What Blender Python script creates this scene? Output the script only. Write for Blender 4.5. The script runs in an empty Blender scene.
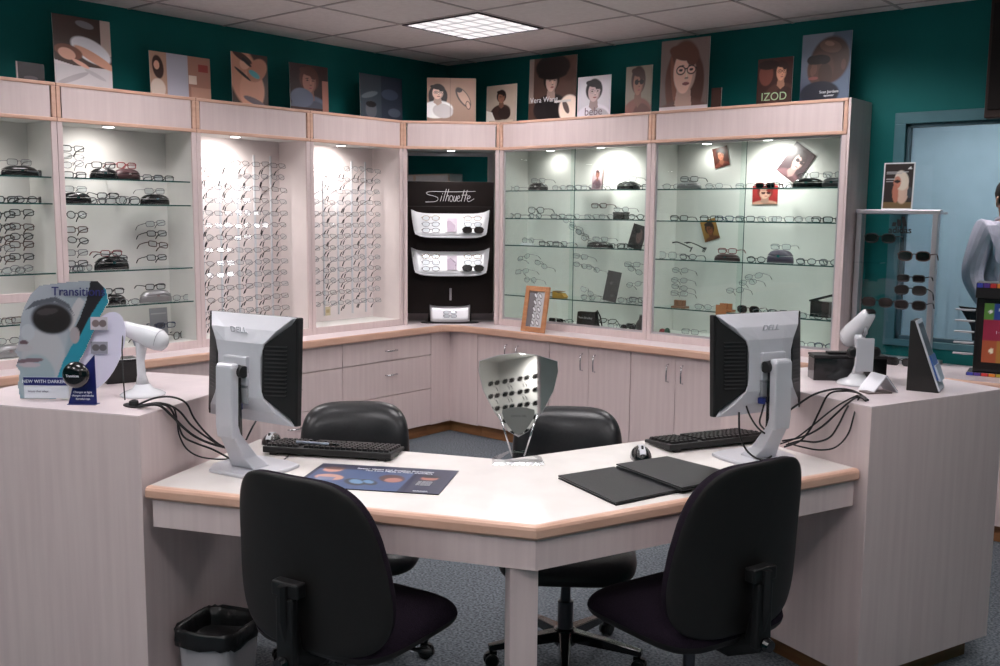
import bpy, math, random
import numpy as np
from mathutils import Matrix, Vector
random.seed(7)
C = bpy.context.scene.collection
R = math.radians
PI = math.pi

# ------------------------------------------------------------------ camera, world, exposure, big lights
CAM_F, CAM_TH, CAM_PI, CAM_RO, CAM_H = 968.0, .6999, .1221, .009, 1.6
_F = Vector((-math.sin(CAM_TH)*math.cos(CAM_PI), math.cos(CAM_TH)*math.cos(CAM_PI), -math.sin(CAM_PI)))
_R = Vector((math.cos(CAM_TH), math.sin(CAM_TH), 0)); _U = _R.cross(_F)
_R2 = _R*math.cos(CAM_RO) + _U*math.sin(CAM_RO); _U2 = _U*math.cos(CAM_RO) - _R*math.sin(CAM_RO)
CC = Vector((0, 0, CAM_H))
cd = bpy.data.cameras.new('camera'); cam = bpy.data.objects.new('camera', cd); C.objects.link(cam)
cd.sensor_width = 36; cd.lens = CAM_F*36/1000; cd.clip_start = .05
m = Matrix.Identity(4)
for i in range(3):
    m[i][0] = _R2[i]; m[i][1] = _U2[i]; m[i][2] = -_F[i]; m[i][3] = CC[i]
cam.matrix_world = m
sc = bpy.context.scene
sc.camera = cam
sc.view_settings.view_transform = 'Standard'; sc.view_settings.look = 'None'
sc.view_settings.gamma = 1; sc.view_settings.use_curve_mapping = False
sc.view_settings.exposure = 0.12
sc.cycles.use_denoising = True
sc.cycles.max_bounces = 8; sc.cycles.transparent_max_bounces = 16; sc.cycles.sample_clamp_indirect = 4
w = bpy.data.worlds.new('world'); sc.world = w; w.use_nodes = True
w.node_tree.nodes['Background'].inputs[0].default_value = (.5, .5, .55, 1)
w.node_tree.nodes['Background'].inputs[1].default_value = .05
TROFFER = 22.0      # radiance of the fluorescent diffusers
SPOT = 12.5        # watts of each cabinet downlight

def ray(u, v): return _F*CAM_F + _R2*(u-500) + _U2*(333-v)
def atz(u, v, z): r = ray(u, v); return CC + r*((z-CAM_H)/r.z)
def atx(u, v, x): r = ray(u, v); return CC + r*(x/r.x)
def aty(u, v, y): r = ray(u, v); return CC + r*(y/r.y)
def atd(u, v, d): return CC + ray(u, v)*(d/CAM_F)
def proj(p):
    d = Vector(p)-CC; z = d.dot(_F); return 500+CAM_F*d.dot(_R2)/z, 333-CAM_F*d.dot(_U2)/z

# ------------------------------------------------------------------ colours and materials
def lin(c):
    f = lambda x: x/12.92 if x <= .04045 else ((x+.055)/1.055)**2.4
    return tuple(f(x/255) for x in c[:3]) + (1,)
MATS = {}
def mat(name, rgb, rough=.5, metal=0, spec=.5, coat=0, emit=None, es=0, noise=None, bump=0, alpha=1):
    """principled material; noise = (scale xyz, second rgb, detail)"""
    if name in MATS: return MATS[name]
    mt = bpy.data.materials.new(name); mt.use_nodes = True
    nt = mt.node_tree; b = nt.nodes['Principled BSDF']
    b.inputs['Base Color'].default_value = lin(rgb); b.inputs['Roughness'].default_value = rough
    b.inputs['Metallic'].default_value = metal; b.inputs['Specular IOR Level'].default_value = spec
    b.inputs['Coat Weight'].default_value = coat; b.inputs['Coat Roughness'].default_value = .08
    if emit: b.inputs['Emission Color'].default_value = lin(emit); b.inputs['Emission Strength'].default_value = es
    tc = nt.nodes.new('ShaderNodeTexCoord'); mp = nt.nodes.new('ShaderNodeMapping'); nz = nt.nodes.new('ShaderNodeTexNoise')
    nt.links.new(tc.outputs['Object'], mp.inputs[0]); nt.links.new(mp.outputs[0], nz.inputs[0])
    s, rgb2, det = noise if noise else ((8, 8, 8), tuple(max(0, x-4) for x in rgb), 2)
    mp.inputs['Scale'].default_value = s; nz.inputs['Scale'].default_value = 1; nz.inputs['Detail'].default_value = det
    cr = nt.nodes.new('ShaderNodeValToRGB'); cr.color_ramp.elements[0].position = .35; cr.color_ramp.elements[1].position = .65
    cr.color_ramp.elements[0].color = lin(rgb); cr.color_ramp.elements[1].color = lin(rgb2)
    nt.links.new(nz.outputs[0], cr.inputs[0]); nt.links.new(cr.outputs[0], b.inputs['Base Color'])
    if bump:
        bp = nt.nodes.new('ShaderNodeBump'); bp.inputs['Strength'].default_value = bump; bp.inputs['Distance'].default_value = .004
        nt.links.new(nz.outputs[0], bp.inputs['Height']); nt.links.new(bp.outputs[0], b.inputs['Normal'])
    MATS[name] = mt; return mt
def glassmat(name, tint, refl=.06, rough=.0, fres=1.45):
    if name in MATS: return MATS[name]
    mt = bpy.data.materials.new(name); mt.use_nodes = True; nt = mt.node_tree; nt.nodes.clear()
    o = nt.nodes.new('ShaderNodeOutputMaterial'); mx = nt.nodes.new('ShaderNodeMixShader')
    t = nt.nodes.new('ShaderNodeBsdfTransparent'); g = nt.nodes.new('ShaderNodeBsdfGlossy')
    f = nt.nodes.new('ShaderNodeFresnel'); f.inputs[0].default_value = fres
    t.inputs[0].default_value = tuple(tint)+(1,); g.inputs['Roughness'].default_value = rough; g.inputs[0].default_value = (.9, .95, .95, 1)
    ge = nt.nodes.new('ShaderNodeNewGeometry'); iv = nt.nodes.new('ShaderNodeMath'); iv.operation = 'SUBTRACT'; iv.inputs[0].default_value = 1
    mu = nt.nodes.new('ShaderNodeMath'); mu.operation = 'MULTIPLY'
    nt.links.new(ge.outputs['Backfacing'], iv.inputs[1]); nt.links.new(iv.outputs[0], mu.inputs[0]); nt.links.new(f.outputs[0], mu.inputs[1])
    nt.links.new(mu.outputs[0], mx.inputs[0]); nt.links.new(t.outputs[0], mx.inputs[1]); nt.links.new(g.outputs[0], mx.inputs[2])
    nt.links.new(mx.outputs[0], o.inputs[0]); MATS[name] = mt; return mt
def printmat():
    mt = bpy.data.materials.new('printed_picture'); mt.use_nodes = True; nt = mt.node_tree; b = nt.nodes['Principled BSDF']
    a = nt.nodes.new('ShaderNodeAttribute'); a.attribute_name = 'Col'
    nt.links.new(a.outputs['Color'], b.inputs['Base Color']); b.inputs['Roughness'].default_value = .35
    MATS['print'] = mt; return mt
LAM = mat('pale_laminate', (217, 199, 197), .42, noise=((42, 42, 2.0), (210, 191, 190), 3))
LAMTOP = mat('pale_laminate_top', (222, 208, 210), .32, noise=((12, 12, 12), (214, 200, 203), 3))
MAPLE = mat('maple_edging', (217, 177, 156), .38, noise=((6, 6, 30), (207, 164, 143), 3))
KICK = mat('kick_wood', (150, 104, 66), .5, noise=((4, 4, 40), (128, 84, 50), 3))
WHITE = mat('white_panel', (226, 224, 220), .5)
WHITEG = mat('white_gloss', (225, 226, 230), .25, coat=.4)
CARPET = mat('carpet', (68, 73, 79), .95, spec=.1, noise=((95, 95, 95), (120, 126, 132), 5), bump=.5)
TILE = mat('ceiling_tile', (242, 234, 231), .9, spec=.1, noise=((30, 30, 30), (236, 227, 224), 4))
TBAR = mat('ceiling_bar', (190, 178, 176), .6)
TEAL = mat('teal_paint', (5, 110, 108), .65, spec=.3, noise=((3, 3, 3), (4, 105, 103), 3))
TEALTRIM = mat('teal_trim', (70, 118, 128), .45)
BLACK = mat('black_plastic', (17, 16, 17), .5)
BLACKG = mat('black_gloss', (12, 12, 14), .18, coat=.5)
SATIN = mat('black_satin', (18, 15, 14), .55, noise=((30, 30, 30), (22, 18, 17), 2))
FABRIC = mat('chair_fabric', (22, 17, 24), .95, spec=.1, noise=((250, 250, 250), (34, 25, 37), 3), bump=.3)
VINYL = mat('chair_vinyl', (20, 21, 24), .35, spec=.5, noise=((90, 90, 90), (26, 27, 30), 3), bump=.08)
SILVER = mat('silver_plastic', (208, 208, 214), .35, metal=.2)
ALU = mat('aluminium', (196, 194, 198), .35, metal=.7)
CHROME = mat('chrome', (225, 225, 228), .12, metal=1)
MIRROR = mat('mirror_glass', (235, 238, 238), .02, metal=1)
GREYP = mat('grey_plastic', (150, 152, 156), .5)
CABLE = mat('cable_black', (16, 14, 16), .4)
BIN = mat('bin_plastic', (176, 172, 176), .5)
BAG = mat('bin_liner', (14, 14, 15), .34, coat=.15, noise=((25, 25, 25), (20, 20, 22), 5), bump=.9)
LEATHER = mat('black_leather', (28, 29, 31), .42, noise=((200, 200, 200), (36, 37, 39), 3), bump=.15)
ACRYL = glassmat('clear_acrylic', (.94, .95, .96), fres=1.6)
GLASS = glassmat('clear_glass', (.975, .99, .985))
DOORGLASS = glassmat('door_glass', (.925, .968, .952))
GLEDGE = mat('glass_edge', (40, 78, 76), .15, coat=.4)
LENS = glassmat('lens_clear', (.93, .95, .96))
DARKLENS = mat('lens_dark', (16, 13, 12), .08, coat=.6)
PRINT = printmat()
LAMP = mat('fluorescent_diffuser', (255, 255, 255), .5, emit=(255, 240, 240), es=TROFFER)
def lampgrid():
    nt = LAMP.node_tree; b = nt.nodes['Principled BSDF']
    tc = nt.nodes.new('ShaderNodeTexCoord'); br = nt.nodes.new('ShaderNodeTexBrick')
    nt.links.new(tc.outputs['Object'], br.inputs[0]); br.offset = 0
    br.inputs['Scale'].default_value = 1; br.inputs['Brick Width'].default_value = .1; br.inputs['Row Height'].default_value = .15
    br.inputs['Mortar Size'].default_value = .013; br.inputs['Mortar Smooth'].default_value = .6
    for i in (0, 1): br.inputs[1+i].default_value = (1, .955, .965, 1)
    br.inputs[3].default_value = (.12, .12, .14, 1)
    nt.links.new(br.outputs[0], b.inputs['Emission Color'])
    ge = nt.nodes.new('ShaderNodeNewGeometry'); dt = nt.nodes.new('ShaderNodeVectorMath'); dt.operation = 'DOT_PRODUCT'
    nt.links.new(ge.outputs['Incoming'], dt.inputs[0]); nt.links.new(ge.outputs['Normal'], dt.inputs[1])
    # parabolic louvres cut the lamps off at shallow angles
    mr_ = nt.nodes.new('ShaderNodeMapRange'); mr_.interpolation_type = 'SMOOTHSTEP'
    for i_, v_ in ((1, .20), (2, .50), (3, .80), (4, TROFFER)): mr_.inputs[i_].default_value = v_
    nt.links.new(dt.outputs['Value'], mr_.inputs[0]); nt.links.new(mr_.outputs[0], b.inputs['Emission Strength'])
lampgrid()
SPOTM = mat('downlight_lens', (255, 255, 255), .5, emit=(255, 250, 245), es=12)
def col(rgb, rough=.4, **k): return mat('paint_%d_%d_%d_%s' % (rgb[0], rgb[1], rgb[2], str(rough)[-1]), rgb, rough, **k)

# ------------------------------------------------------------------ mesh builder
class MB:
    def __init__(s): s.v = []; s.f = []; s.m = []
    def add(s, vs, fs, mi=0, M=None):
        n = len(s.v)
        s.v += [tuple(M @ Vector(p)) if M else tuple(p) for p in vs]
        s.f += [tuple(i+n for i in f) for f in fs]; s.m += [mi]*len(fs); return s
    def box(s, x0, x1, y0, y1, z0, z1, mi=0, M=None):
        vs = [(x, y, z) for z in (z0, z1) for y in (y0, y1) for x in (x0, x1)]
        return s.add(vs, [(0, 2, 3, 1), (4, 5, 7, 6), (0, 1, 5, 4), (2, 6, 7, 3), (0, 4, 6, 2), (1, 3, 7, 5)], mi, M)
    def prism(s, pts, z0, z1, mi=0, M=None, mside=None):
        n = len(pts); vs = [(p[0], p[1], z0) for p in pts]+[(p[0], p[1], z1) for p in pts]
        a = sum(pts[i][0]*pts[(i+1) % n][1]-pts[(i+1) % n][0]*pts[i][1] for i in range(n))
        if a < 0: vs = [(p[0], p[1], z0) for p in pts[::-1]]+[(p[0], p[1], z1) for p in pts[::-1]]
        s.add(vs, [tuple(range(n))[::-1], tuple(range(n, 2*n))], mi, M)
        s.v = s.v  # sides share the same verts
        b = len(s.v)-2*n
        fs = [(b+i, b+(i+1) % n, b+n+(i+1) % n, b+n+i) for i in range(n)]
        s.f += fs; s.m += [mi if mside is None else mside]*n; return s
    def tube(s, pts, r, n=8, mi=0, closed=False, M=None, cap=True, flat=1.0):
        P = [Vector(p) for p in pts]; k = len(P); rs = r if isinstance(r, (list, tuple)) else [r]*k
        vs = []; up = Vector((0, 0, 1))
        t0 = (P[1]-P[0]).normalized()
        if abs(t0.dot(up)) > .95: up = Vector((0, 1, 0))
        nrm = (up - t0*up.dot(t0)).normalized()
        for i in range(k):
            a = P[(i-1) % k] if (i > 0 or closed) else P[0]; b = P[(i+1) % k] if (i < k-1 or closed) else P[-1]
            t = (b-a).normalized() if (b-a).length > 1e-9 else t0
            nrm = nrm - t*nrm.dot(t)
            nrm = nrm.normalized() if nrm.length > 1e-6 else t.orthogonal().normalized()
            bi = t.cross(nrm)
            for j in range(n):
                q = 2*PI*(j+.5)/n; vs.append(P[i]+nrm*math.cos(q)*rs[i]*flat+bi*math.sin(q)*rs[i])
        fs = []
        for i in range(k if closed else k-1):
            for j in range(n):
                i2 = (i+1) % k; fs.append((i*n+j, i*n+(j+1) % n, i2*n+(j+1) % n, i2*n+j))
        if cap and not closed: fs += [tuple(range(n))[::-1], tuple(range((k-1)*n, k*n))]
        return s.add(vs, fs, mi, M)
    def lathe(s, prof, n=24, mi=0, M=None, cap=True):
        vs = [(r*math.cos(2*PI*j/n), r*math.sin(2*PI*j/n), z) for r, z in prof for j in range(n)]
        fs = [(i*n+j, i*n+(j+1) % n, (i+1)*n+(j+1) % n, (i+1)*n+j) for i in range(len(prof)-1) for j in range(n)]
        if cap: fs += [tuple(range(n))[::-1], tuple(range((len(prof)-1)*n, len(prof)*n))]
        return s.add(vs, fs, mi, M)
    def loft(s, rings, mi=0, M=None, cap=True):
        n = len(rings[0]); vs = [p for r in rings for p in r]
        fs = [(i*n+j, i*n+(j+1) % n, (i+1)*n+(j+1) % n, (i+1)*n+j) for i in range(len(rings)-1) for j in range(n)]
        if cap: fs += [tuple(range(n))[::-1], tuple(range((len(rings)-1)*n, len(rings)*n))]
        return s.add(vs, fs, mi, M)
def mesh(name, mb, mats, smooth=False):
    me = bpy.data.meshes.new(name); me.from_pydata([tuple(v) for v in mb.v], [], mb.f)
    mats = mats if isinstance(mats, (list, tuple)) else [mats]
    for q in mats: me.materials.append(q)
    if len(mats) > 1: me.polygons.foreach_set('material_index', mb.m)
    if smooth: me.polygons.foreach_set('use_smooth', [True]*len(me.polygons))
    me.update(); return me
def fin(o, bevel=0, smooth=False, seg=2):
    if bevel:
        b = o.modifiers.new('bevel', 'BEVEL'); b.width = bevel; b.segments = seg; b.limit_method = 'ANGLE'; b.angle_limit = R(40)
    return o
def obj(name, mb, mats, parent=None, bevel=0, smooth=False, seg=2, loc=None, rz=None):
    me = mesh(name, mb, mats, smooth); o = bpy.data.objects.new(name, me); C.objects.link(o)
    if parent: o.parent = parent
    if loc: o.location = loc
    if rz is not None: o.rotation_euler.z = rz
    if smooth == 'auto': pass
    return fin(o, bevel, smooth, seg)
def tag(o, label, cat, group=None):
    o['label'] = label; o['category'] = cat
    if group: o['group'] = group
    return o
def thing(name, label, cat, loc=(0, 0, 0), rz=0, group=None, rx=0, ry=0):
    o = bpy.data.objects.new(name, None); C.objects.link(o); o.empty_display_size = .05
    o.location = loc; o.rotation_euler = (rx, ry, rz); return tag(o, label, cat, group)
def struct(o): o['kind'] = 'structure'; return o
def dup(root, loc, rot, label, group=None, scale=None):
    r = root.copy(); C.objects.link(r); r.location = loc; r.rotation_euler = rot if isinstance(rot, (tuple, list)) else (0, 0, rot)
    r['label'] = label
    if group: r['group'] = group
    if scale: r.scale = (scale,)*3
    for ch in list(root.children):
        c = ch.copy(); C.objects.link(c); c.parent = r
        for g in list(ch.children):
            d = g.copy(); C.objects.link(d); d.parent = c
    return r
def text(name, body, size, m_, parent=None, loc=(0, 0, 0), rot=(PI/2, 0, 0), shear=0, xs=1, ext=.0006, align='CENTER', bold=0):
    cu = bpy.data.curves.new('t', 'FONT'); cu.body = body; cu.size = size; cu.shear = shear; cu.extrude = ext; cu.align_x = align; cu.offset = bold
    to = bpy.data.objects.new('t', cu); C.objects.link(to)
    dg = bpy.context.evaluated_depsgraph_get(); dg.update()
    me = bpy.data.meshes.new_from_object(to.evaluated_get(dg)); bpy.data.objects.remove(to); bpy.data.curves.remove(cu)
    me.name = name
    me.materials.clear(); me.materials.append(m_)
    o = bpy.data.objects.new(name, me); C.objects.link(o); o.parent = parent; o.location = loc; o.rotation_euler = rot; o.scale = (xs, 1, 1)
    return o
def RZ(a, loc=(0, 0, 0)): return Matrix.Translation(loc) @ Matrix.Rotation(a, 4, 'Z')
def ell(cx, cy, rx, ry, n=24, e=2.0):
    out = []
    for i in range(n):
        a = 2*PI*i/n; c, s_ = math.cos(a), math.sin(a)
        out.append((cx+rx*math.copysign(abs(c)**(2/e), c), cy+ry*math.copysign(abs(s_)**(2/e), s_)))
    return out
def inpoly(X, Y, pts):
    ins = np.zeros(X.shape, bool); n = len(pts)
    for i in range(n):
        x1, y1 = pts[i]; x2, y2 = pts[(i+1) % n]
        if y1 == y2: continue
        c = ((Y < y1) != (Y < y2)) & (X < (x2-x1)*(Y-y1)/(y2-y1)+x1); ins ^= c
    return ins
def paint(U, V, ops):
    """colours of a printed picture, listed back to front"""
    out = np.ones(U.shape+(3,))*.5
    for op in ops:
        k = op[0]; c = np.array(lin(op[-1])[:3])
        if k == 'bg': out[:] = c; continue
        if k == 'g':                      # two colour print background, bottom to top
            c0 = np.array(lin(op[1])[:3]); out[:] = c0+(c-c0)*V[..., None]; continue
        if k == 'e':
            _, cx, cy, rx, ry, rot, _c = op; a = R(rot)
            x = (U-cx)*math.cos(a)+(V-cy)*math.sin(a); y = -(U-cx)*math.sin(a)+(V-cy)*math.cos(a)
            d = np.sqrt((x/rx)**2+(y/ry)**2); al = np.clip((1-d)/.12+.5, 0, 1)
        elif k == 'r':
            _, x0, y0, x1, y1, _c = op; al = ((U >= x0) & (U <= x1) & (V >= y0) & (V <= y1))*1.0
        elif k == 'p': al = inpoly(U, V, op[1])*1.0
        out = out*(1-al[..., None])+c*al[..., None]
    return out
def picture_mesh(name, w_, h_, ops, n=34, t=.004, poly=None, side=None):
    """printed board standing in the local XZ plane, face towards -Y, bottom centre at the origin"""
    nx = max(6, int(n*w_/max(w_, h_))); ny = max(6, int(n*h_/max(w_, h_)))
    us = np.linspace(0, 1, nx+1); vs_ = np.linspace(0, 1, ny+1); U, V = np.meshgrid(us, vs_)
    cols = paint(U, V, ops).reshape(-1, 3)
    vs = [((u-.5)*w_, 0, v*h_) for v in vs_ for u in us]
    fs = []
    keep = np.ones((ny, nx), bool)
    if poly is not None:
        cu, cv = np.meshgrid((us[:-1]+us[1:])/2, (vs_[:-1]+vs_[1:])/2); keep = inpoly(cu, cv, poly)
    for j in range(ny):
        for i in range(nx):
            if keep[j, i]: a = j*(nx+1)+i; fs.append((a, a+1, a+nx+2, a+nx+1))
    nf = len(fs); mi = [0]*nf
    if poly is None:
        b = len(vs); vs += [(-w_/2, t, 0), (w_/2, t, 0), (w_/2, t, h_), (-w_/2, t, h_)]
        bl, br, tr, tl = 0, nx, (ny+1)*(nx+1)-1, ny*(nx+1)
        fs += [(b+1, b, b+3, b+2), (bl, tl, b+3, b), (br, b+1, b+2, tr)]
        fs += [tuple([b, b+1]+list(range(nx, -1, -1)))]
        fs += [tuple([b+2, b+3]+list(range(tl, tr+1)))]
        mi += [1]*5
    me = bpy.data.meshes.new(name); me.from_pydata(vs, [], fs)
    me.materials.append(PRINT); me.materials.append(side or WHITE); me.polygons.foreach_set('material_index', mi)
    at = me.color_attributes.new('Col', 'FLOAT_COLOR', 'POINT')
    full = np.ones((len(vs), 4)); full[:len(cols), :3] = cols; full = full.astype(np.float32)
    at.data.foreach_set('color', full.ravel()); me.update(); return me
def picture(name, w_, h_, ops, parent=None, loc=None, rot=None, **k):
    o = bpy.data.objects.new(name, picture_mesh(name, w_, h_, ops, **k)); C.objects.link(o)
    if k.get('poly') is not None:
        sm = o.modifiers.new('thick', 'SOLIDIFY'); sm.thickness = k.get('t', .004); sm.offset = -1; sm.material_offset = 1; sm.material_offset_rim = 1
    if parent: o.parent = parent
    if loc: o.location = loc
    if rot: o.rotation_euler = rot
    return o

# ------------------------------------------------------------------ the room
XL, YB, ZC = -5.313, 5.654, 2.745          # left wall, back wall, ceiling
XR, YF = 1.6, -2.4
XF, YFR = -4.995, 5.336                    # fronts of the wall cabinets
ZT, ZH = 2.247, 2.057                      # cabinet top, fascia bottom
HC, HD, HP = .803, .79, 1.0                # wall counter, desk, pedestals
struct(obj('floor', MB().box(XL-.1, XR+.1, YF-.1, YB+.1, -.1, 0), CARPET))
cb = MB().box(XL-.1, XR+.1, YF-.1, YB+.1, ZC, ZC+.1)
GX0, GY0, GS = -4.395, 4.88, .63
k = -1
while GX0+k*GS < XR:
    x = GX0+k*GS; cb.box(x-.008, x+.008, YF, YB, ZC-.004, ZC+.01, 1) if x > XL else None; k += 1
k = 1
while GY0+k*GS > YF:
    y = GY0+k*GS; cb.box(XL, XR, y-.008, y+.008, ZC-.0042, ZC+.01, 1) if y < YB else None; k -= 1
struct(obj('ceiling', cb, [TILE, TBAR]))
struct(obj('wall_left', MB().box(XL-.1, XL, YF-.1, YB+.1, 0, ZC), TEAL))
struct(obj('wall_right', MB().box(XR, XR+.1, YF-.1, YB+.1, 0, ZC), TEAL))
struct(obj('wall_front', MB().box(XL, XR, YF-.1, YF, 0, ZC), TEAL))
WX0, WX1, WZ0, WZ1 = -1.812, -.35, .915, 2.118     # window opening in the back wall
struct(obj('wall_back', MB().box(XL, WX0, YB, YB+.1, 0, ZC).box(WX1, XR, YB, YB+.1, 0, ZC).box(WX0, WX1, YB, YB+.1, 0, WZ0).box(WX0, WX1, YB, YB+.1, WZ1, ZC), TEAL))
win = bpy.data.objects.new('window_1', None); C.objects.link(win); struct(win)
fr = MB(); fw = .062
fr.box(WX0-fw, WX1+fw, YB-.018, YB-.0005, WZ1, WZ1+fw).box(WX0-fw, WX1+fw, YB-.018, YB-.0005, WZ0-fw*.6, WZ0).box(WX0-fw, WX0, YB-.018, YB-.0005, WZ0, WZ1).box(WX1, WX1+fw, YB-.018, YB-.0005, WZ0, WZ1)
obj('window_frame', fr, TEALTRIM, win, bevel=.003)
fr = MB()
for a, b in ((WX0, WX0+.02), (WX1-.02, WX1), (-1.07, -1.04)): fr.box(a, b, YB+.004, YB+.04, WZ0, WZ1)
fr.box(WX0, WX1, YB+.004, YB+.04, WZ1-.02, WZ1).box(WX0, WX1, YB+.004, YB+.04, WZ0, WZ0+.02)
obj('sash', fr, mat('sash_dark', (60, 92, 104), .5), win)
obj('glass_pane', MB().box(WX0+.02, WX1-.02, YB+.016, YB+.022, WZ0+.02, WZ1-.02), GLASS, win)
# the adjoining room seen through the glass: pale blue walls, unseen ceiling lights added to brighten it, a vertical blind on the far wall
AX0, AX1, AY1 = -3.6, .9, YB+2.3
BLUE = mat('pale_blue_paint', (186, 212, 226), .75)
struct(obj('wall_beyond', MB().box(AX0, AX1, AY1, AY1+.08, 0, ZC).box(AX0-.08, AX0, YB+.1, AY1+.08, 0, ZC).box(AX1, AX1+.08, YB+.1, AY1+.08, 0, ZC), BLUE))
struct(obj('floor_beyond', MB().box(AX0-.08, AX1+.08, YB+.1, AY1+.08, -.1, 0), CARPET))
struct(obj('ceiling_beyond', MB().box(AX0-.08, AX1+.08, YB+.1, AY1+.08, ZC, ZC+.1), TILE))
bl = MB(); x = -2.9
while x < .3:
    bl.prism([(x, AY1-.045), (x+.086, AY1-.033), (x+.086, AY1-.031), (x, AY1-.043)], .5, 2.5); x += .084
bl.box(-2.93, .33, AY1-.05, AY1-.025, 2.5, 2.54)
tag(obj('vertical_blind', bl, mat('blind_blue', (176, 204, 220), .75)), 'pale blue vertical blind on the far wall seen through the window', 'blind')

# wall top panel at the right edge of the view
p = aty(993, 3, YB-.06)
dk = thing('wall_speaker', 'dark brown upright box on the teal wall above the window', 'speaker', (p.x+.1, YB, 0))
obj('cabinet', MB().box(-.1, .16, -.09, -.002, 2.12, 2.72), mat('dark_brown_box', (48, 26, 18), .5), dk, bevel=.006)
obj('grille', MB().box(-.085, .145, -.098, -.09, 2.16, 2.70), mat('dark_grille', (26, 16, 14), .8), dk, bevel=.003)

# ------------------------------------------------------------------ ceiling lights
def troffer(x0, y0, label, first=[]):
    if first: return dup(first[0], (x0+GS/2, y0+GS/2, ZC), 0, label, 'square fluorescent lights in the ceiling grid')
    t = thing('ceiling_light', label, 'ceiling light', (x0+GS/2, y0+GS/2, ZC), 0, 'square fluorescent lights in the ceiling grid')
    h = GS/2-.008
    f = MB()
    for a, b, c_, d in ((-h, h, -h, -h+.018), (-h, h, h-.018, h), (-h, -h+.018, -h+.018, h-.018), (h-.018, h, -h+.018, h-.018)): f.box(a, b, c_, d, -.010, -.001)
    obj('frame', f, mat('troffer_frame', (60, 56, 62), .5), t)
    obj('diffuser', MB().box(-h+.018, h-.018, -h+.018, h-.018, -.007, -.003), LAMP, t)
    first.append(t); return t
rows = ('nearest the back wall', 'above the desk', 'behind the camera', 'by the rear wall')
for j in range(4):
    for i in range(4):
        x0 = GX0+i*3*GS; y0 = GY0-GS-j*3*GS
        if x0 > XR-.7 or y0 < YF: continue
        if j == 0 and i > 1: continue
        if j == 0 and i == 0: lb = 'square fluorescent ceiling light with gridded diffuser above the corner display stand'
        elif j == 0: lb = 'square ceiling light cut off by the top edge, above the rightmost glass case'
        else: lb = 'square fluorescent ceiling light, %s, %s from the left wall' % (rows[j], ('first', 'second', 'third', 'fourth')[i])
        troffer(x0, y0, lb)

troffer(-2.2, YB+.9, 'unseen square ceiling light added to light the adjoining room, left one')  # added out of view to light the room behind the glass
troffer(-.7, YB+.9, 'unseen square ceiling light added to brighten the adjoining room, right one')  # second unseen light, added so the window looks brighter
# ------------------------------------------------------------------ wall display cabinets
DEP = .316
def display_cabinet(label, wd, loc, rz, shelves, spots, doors=False, kind='shelf', openbot=False, group='lit display cabinets along the walls', endpanel=False):
    t = thing('display_cabinet', label, 'display cabinet', (loc[0], loc[1], HC), rz, group)
    z0 = 0; zt = ZT-HC; zh = ZH-HC
    f = MB()
    f.box(0, .016, .012, DEP, z0, zt-.012).box(wd-.016, wd, .012, DEP, z0, zt-.012)
    f.box(.016, wd-.016, DEP-.012, DEP, z0, zt-.012)
    WP = mat('white_panel_warm', (236, 225, 223), .5) if 'rows of wire' in label else WHITE
    obj('carcass', f, [WP], t)
    obj('inner_top', MB().box(.016, wd-.016, .012, DEP-.012, zh, zh+.016), WHITE, t)
    obj('inner_floor', MB().box(.016, wd-.016, .012, DEP-.012, 0, .04), WHITE, t)
    s = .030
    f = MB().box(.001, s, 0, .0125, z0, zh-.006).box(wd-s, wd-.001, 0, .0125, z0, zh-.006).box(s, wd-s, 0, .0125, z0, .045)
    obj('face_frame', f, LAM, t, bevel=.002)
    f = MB().box(s, wd-s, .0005, .0125, zh+.014, zt-.018)
    obj('fascia_panel', f, LAM, t)
    f = MB().box(.001, wd-.001, -.006, .0124, zt-.018, zt).box(.001, wd-.001, -.006, .0124, zh-.006, zh+.014).box(.001, s-.006, -.004, .0124, zh+.014, zt-.018).box(wd-s+.006, wd-.001, -.004, .0124, zh+.014, zt-.018)
    obj('maple_trim', f, MAPLE, t, bevel=.004)
    obj('top_board', MB().box(.001, wd-.001, .0125, DEP, zt-.012, zt), LAM, t)
    for z in shelves:
        f = MB().box(.018, wd-.018, .05, DEP-.014, z-HC-.007, z-HC, 0)
        f.box(.018, wd-.018, .047, .0499, z-HC-.0072, z-HC+.0002, 1)
        obj('glass_shelf', f, [GLASS, GLEDGE], t)
    if doors:
        mid = wd/2
        g = MB().box(s+.002, mid+.02, .018, .023, .045, zh-.004)
        g.box(mid+.0195, mid+.022, .0178, .0232, .045, zh-.004, 1)
        obj('sliding_door', g, [DOORGLASS, GLEDGE], t)
        g = MB().box(mid-.02, wd-s-.002, .030, .035, .045, zh-.004)
        obj('sliding_door', g, [DOORGLASS], t)
        f = MB().box(s, s+.012, .0126, .017, .045, zh-.006).box(wd-s-.012, wd-s, .0126, .017, .045, zh-.006).box(s+.012, wd-s-.012, .0126, .017, .045, .06).box(s+.012, wd-s-.012, .0126, .017, zh-.018, zh-.006)
        obj('door_track', f, ALU, t)
    for sp_ in spots:  # every spot gets a downlight fitting, the added fill spots too
        sx, sy = sp_[:2]; pw_ = sp_[2] if len(sp_) > 2 else 1
        d = obj('downlight', MB().lathe([(.036, 0), (.036, -.006), (.030, -.009)], 20, 0, Matrix.Translation((sx, sy, zh-.0005))), ALU, t, smooth=False)
        obj('lamp_lens', MB().lathe([(.029, -.009), (.024, -.0105)], 20, 0, Matrix.Translation((sx, sy, zh-.0005))), SPOTM, d)
        ld = bpy.data.lights.new('spot', 'SPOT'); ld.energy = SPOT*pw_; ld.spot_size = R(150); ld.spot_blend = 1.0; ld.shadow_soft_size = .02; ld.color = (1, .95, .92)
        lo = bpy.data.objects.new('downlight_beam', ld); C.objects.link(lo); lo.parent = t; lo.location = (sx, sy, zh-.03); lo.rotation_euler = (R(28), 0, 0)
    return t
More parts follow.
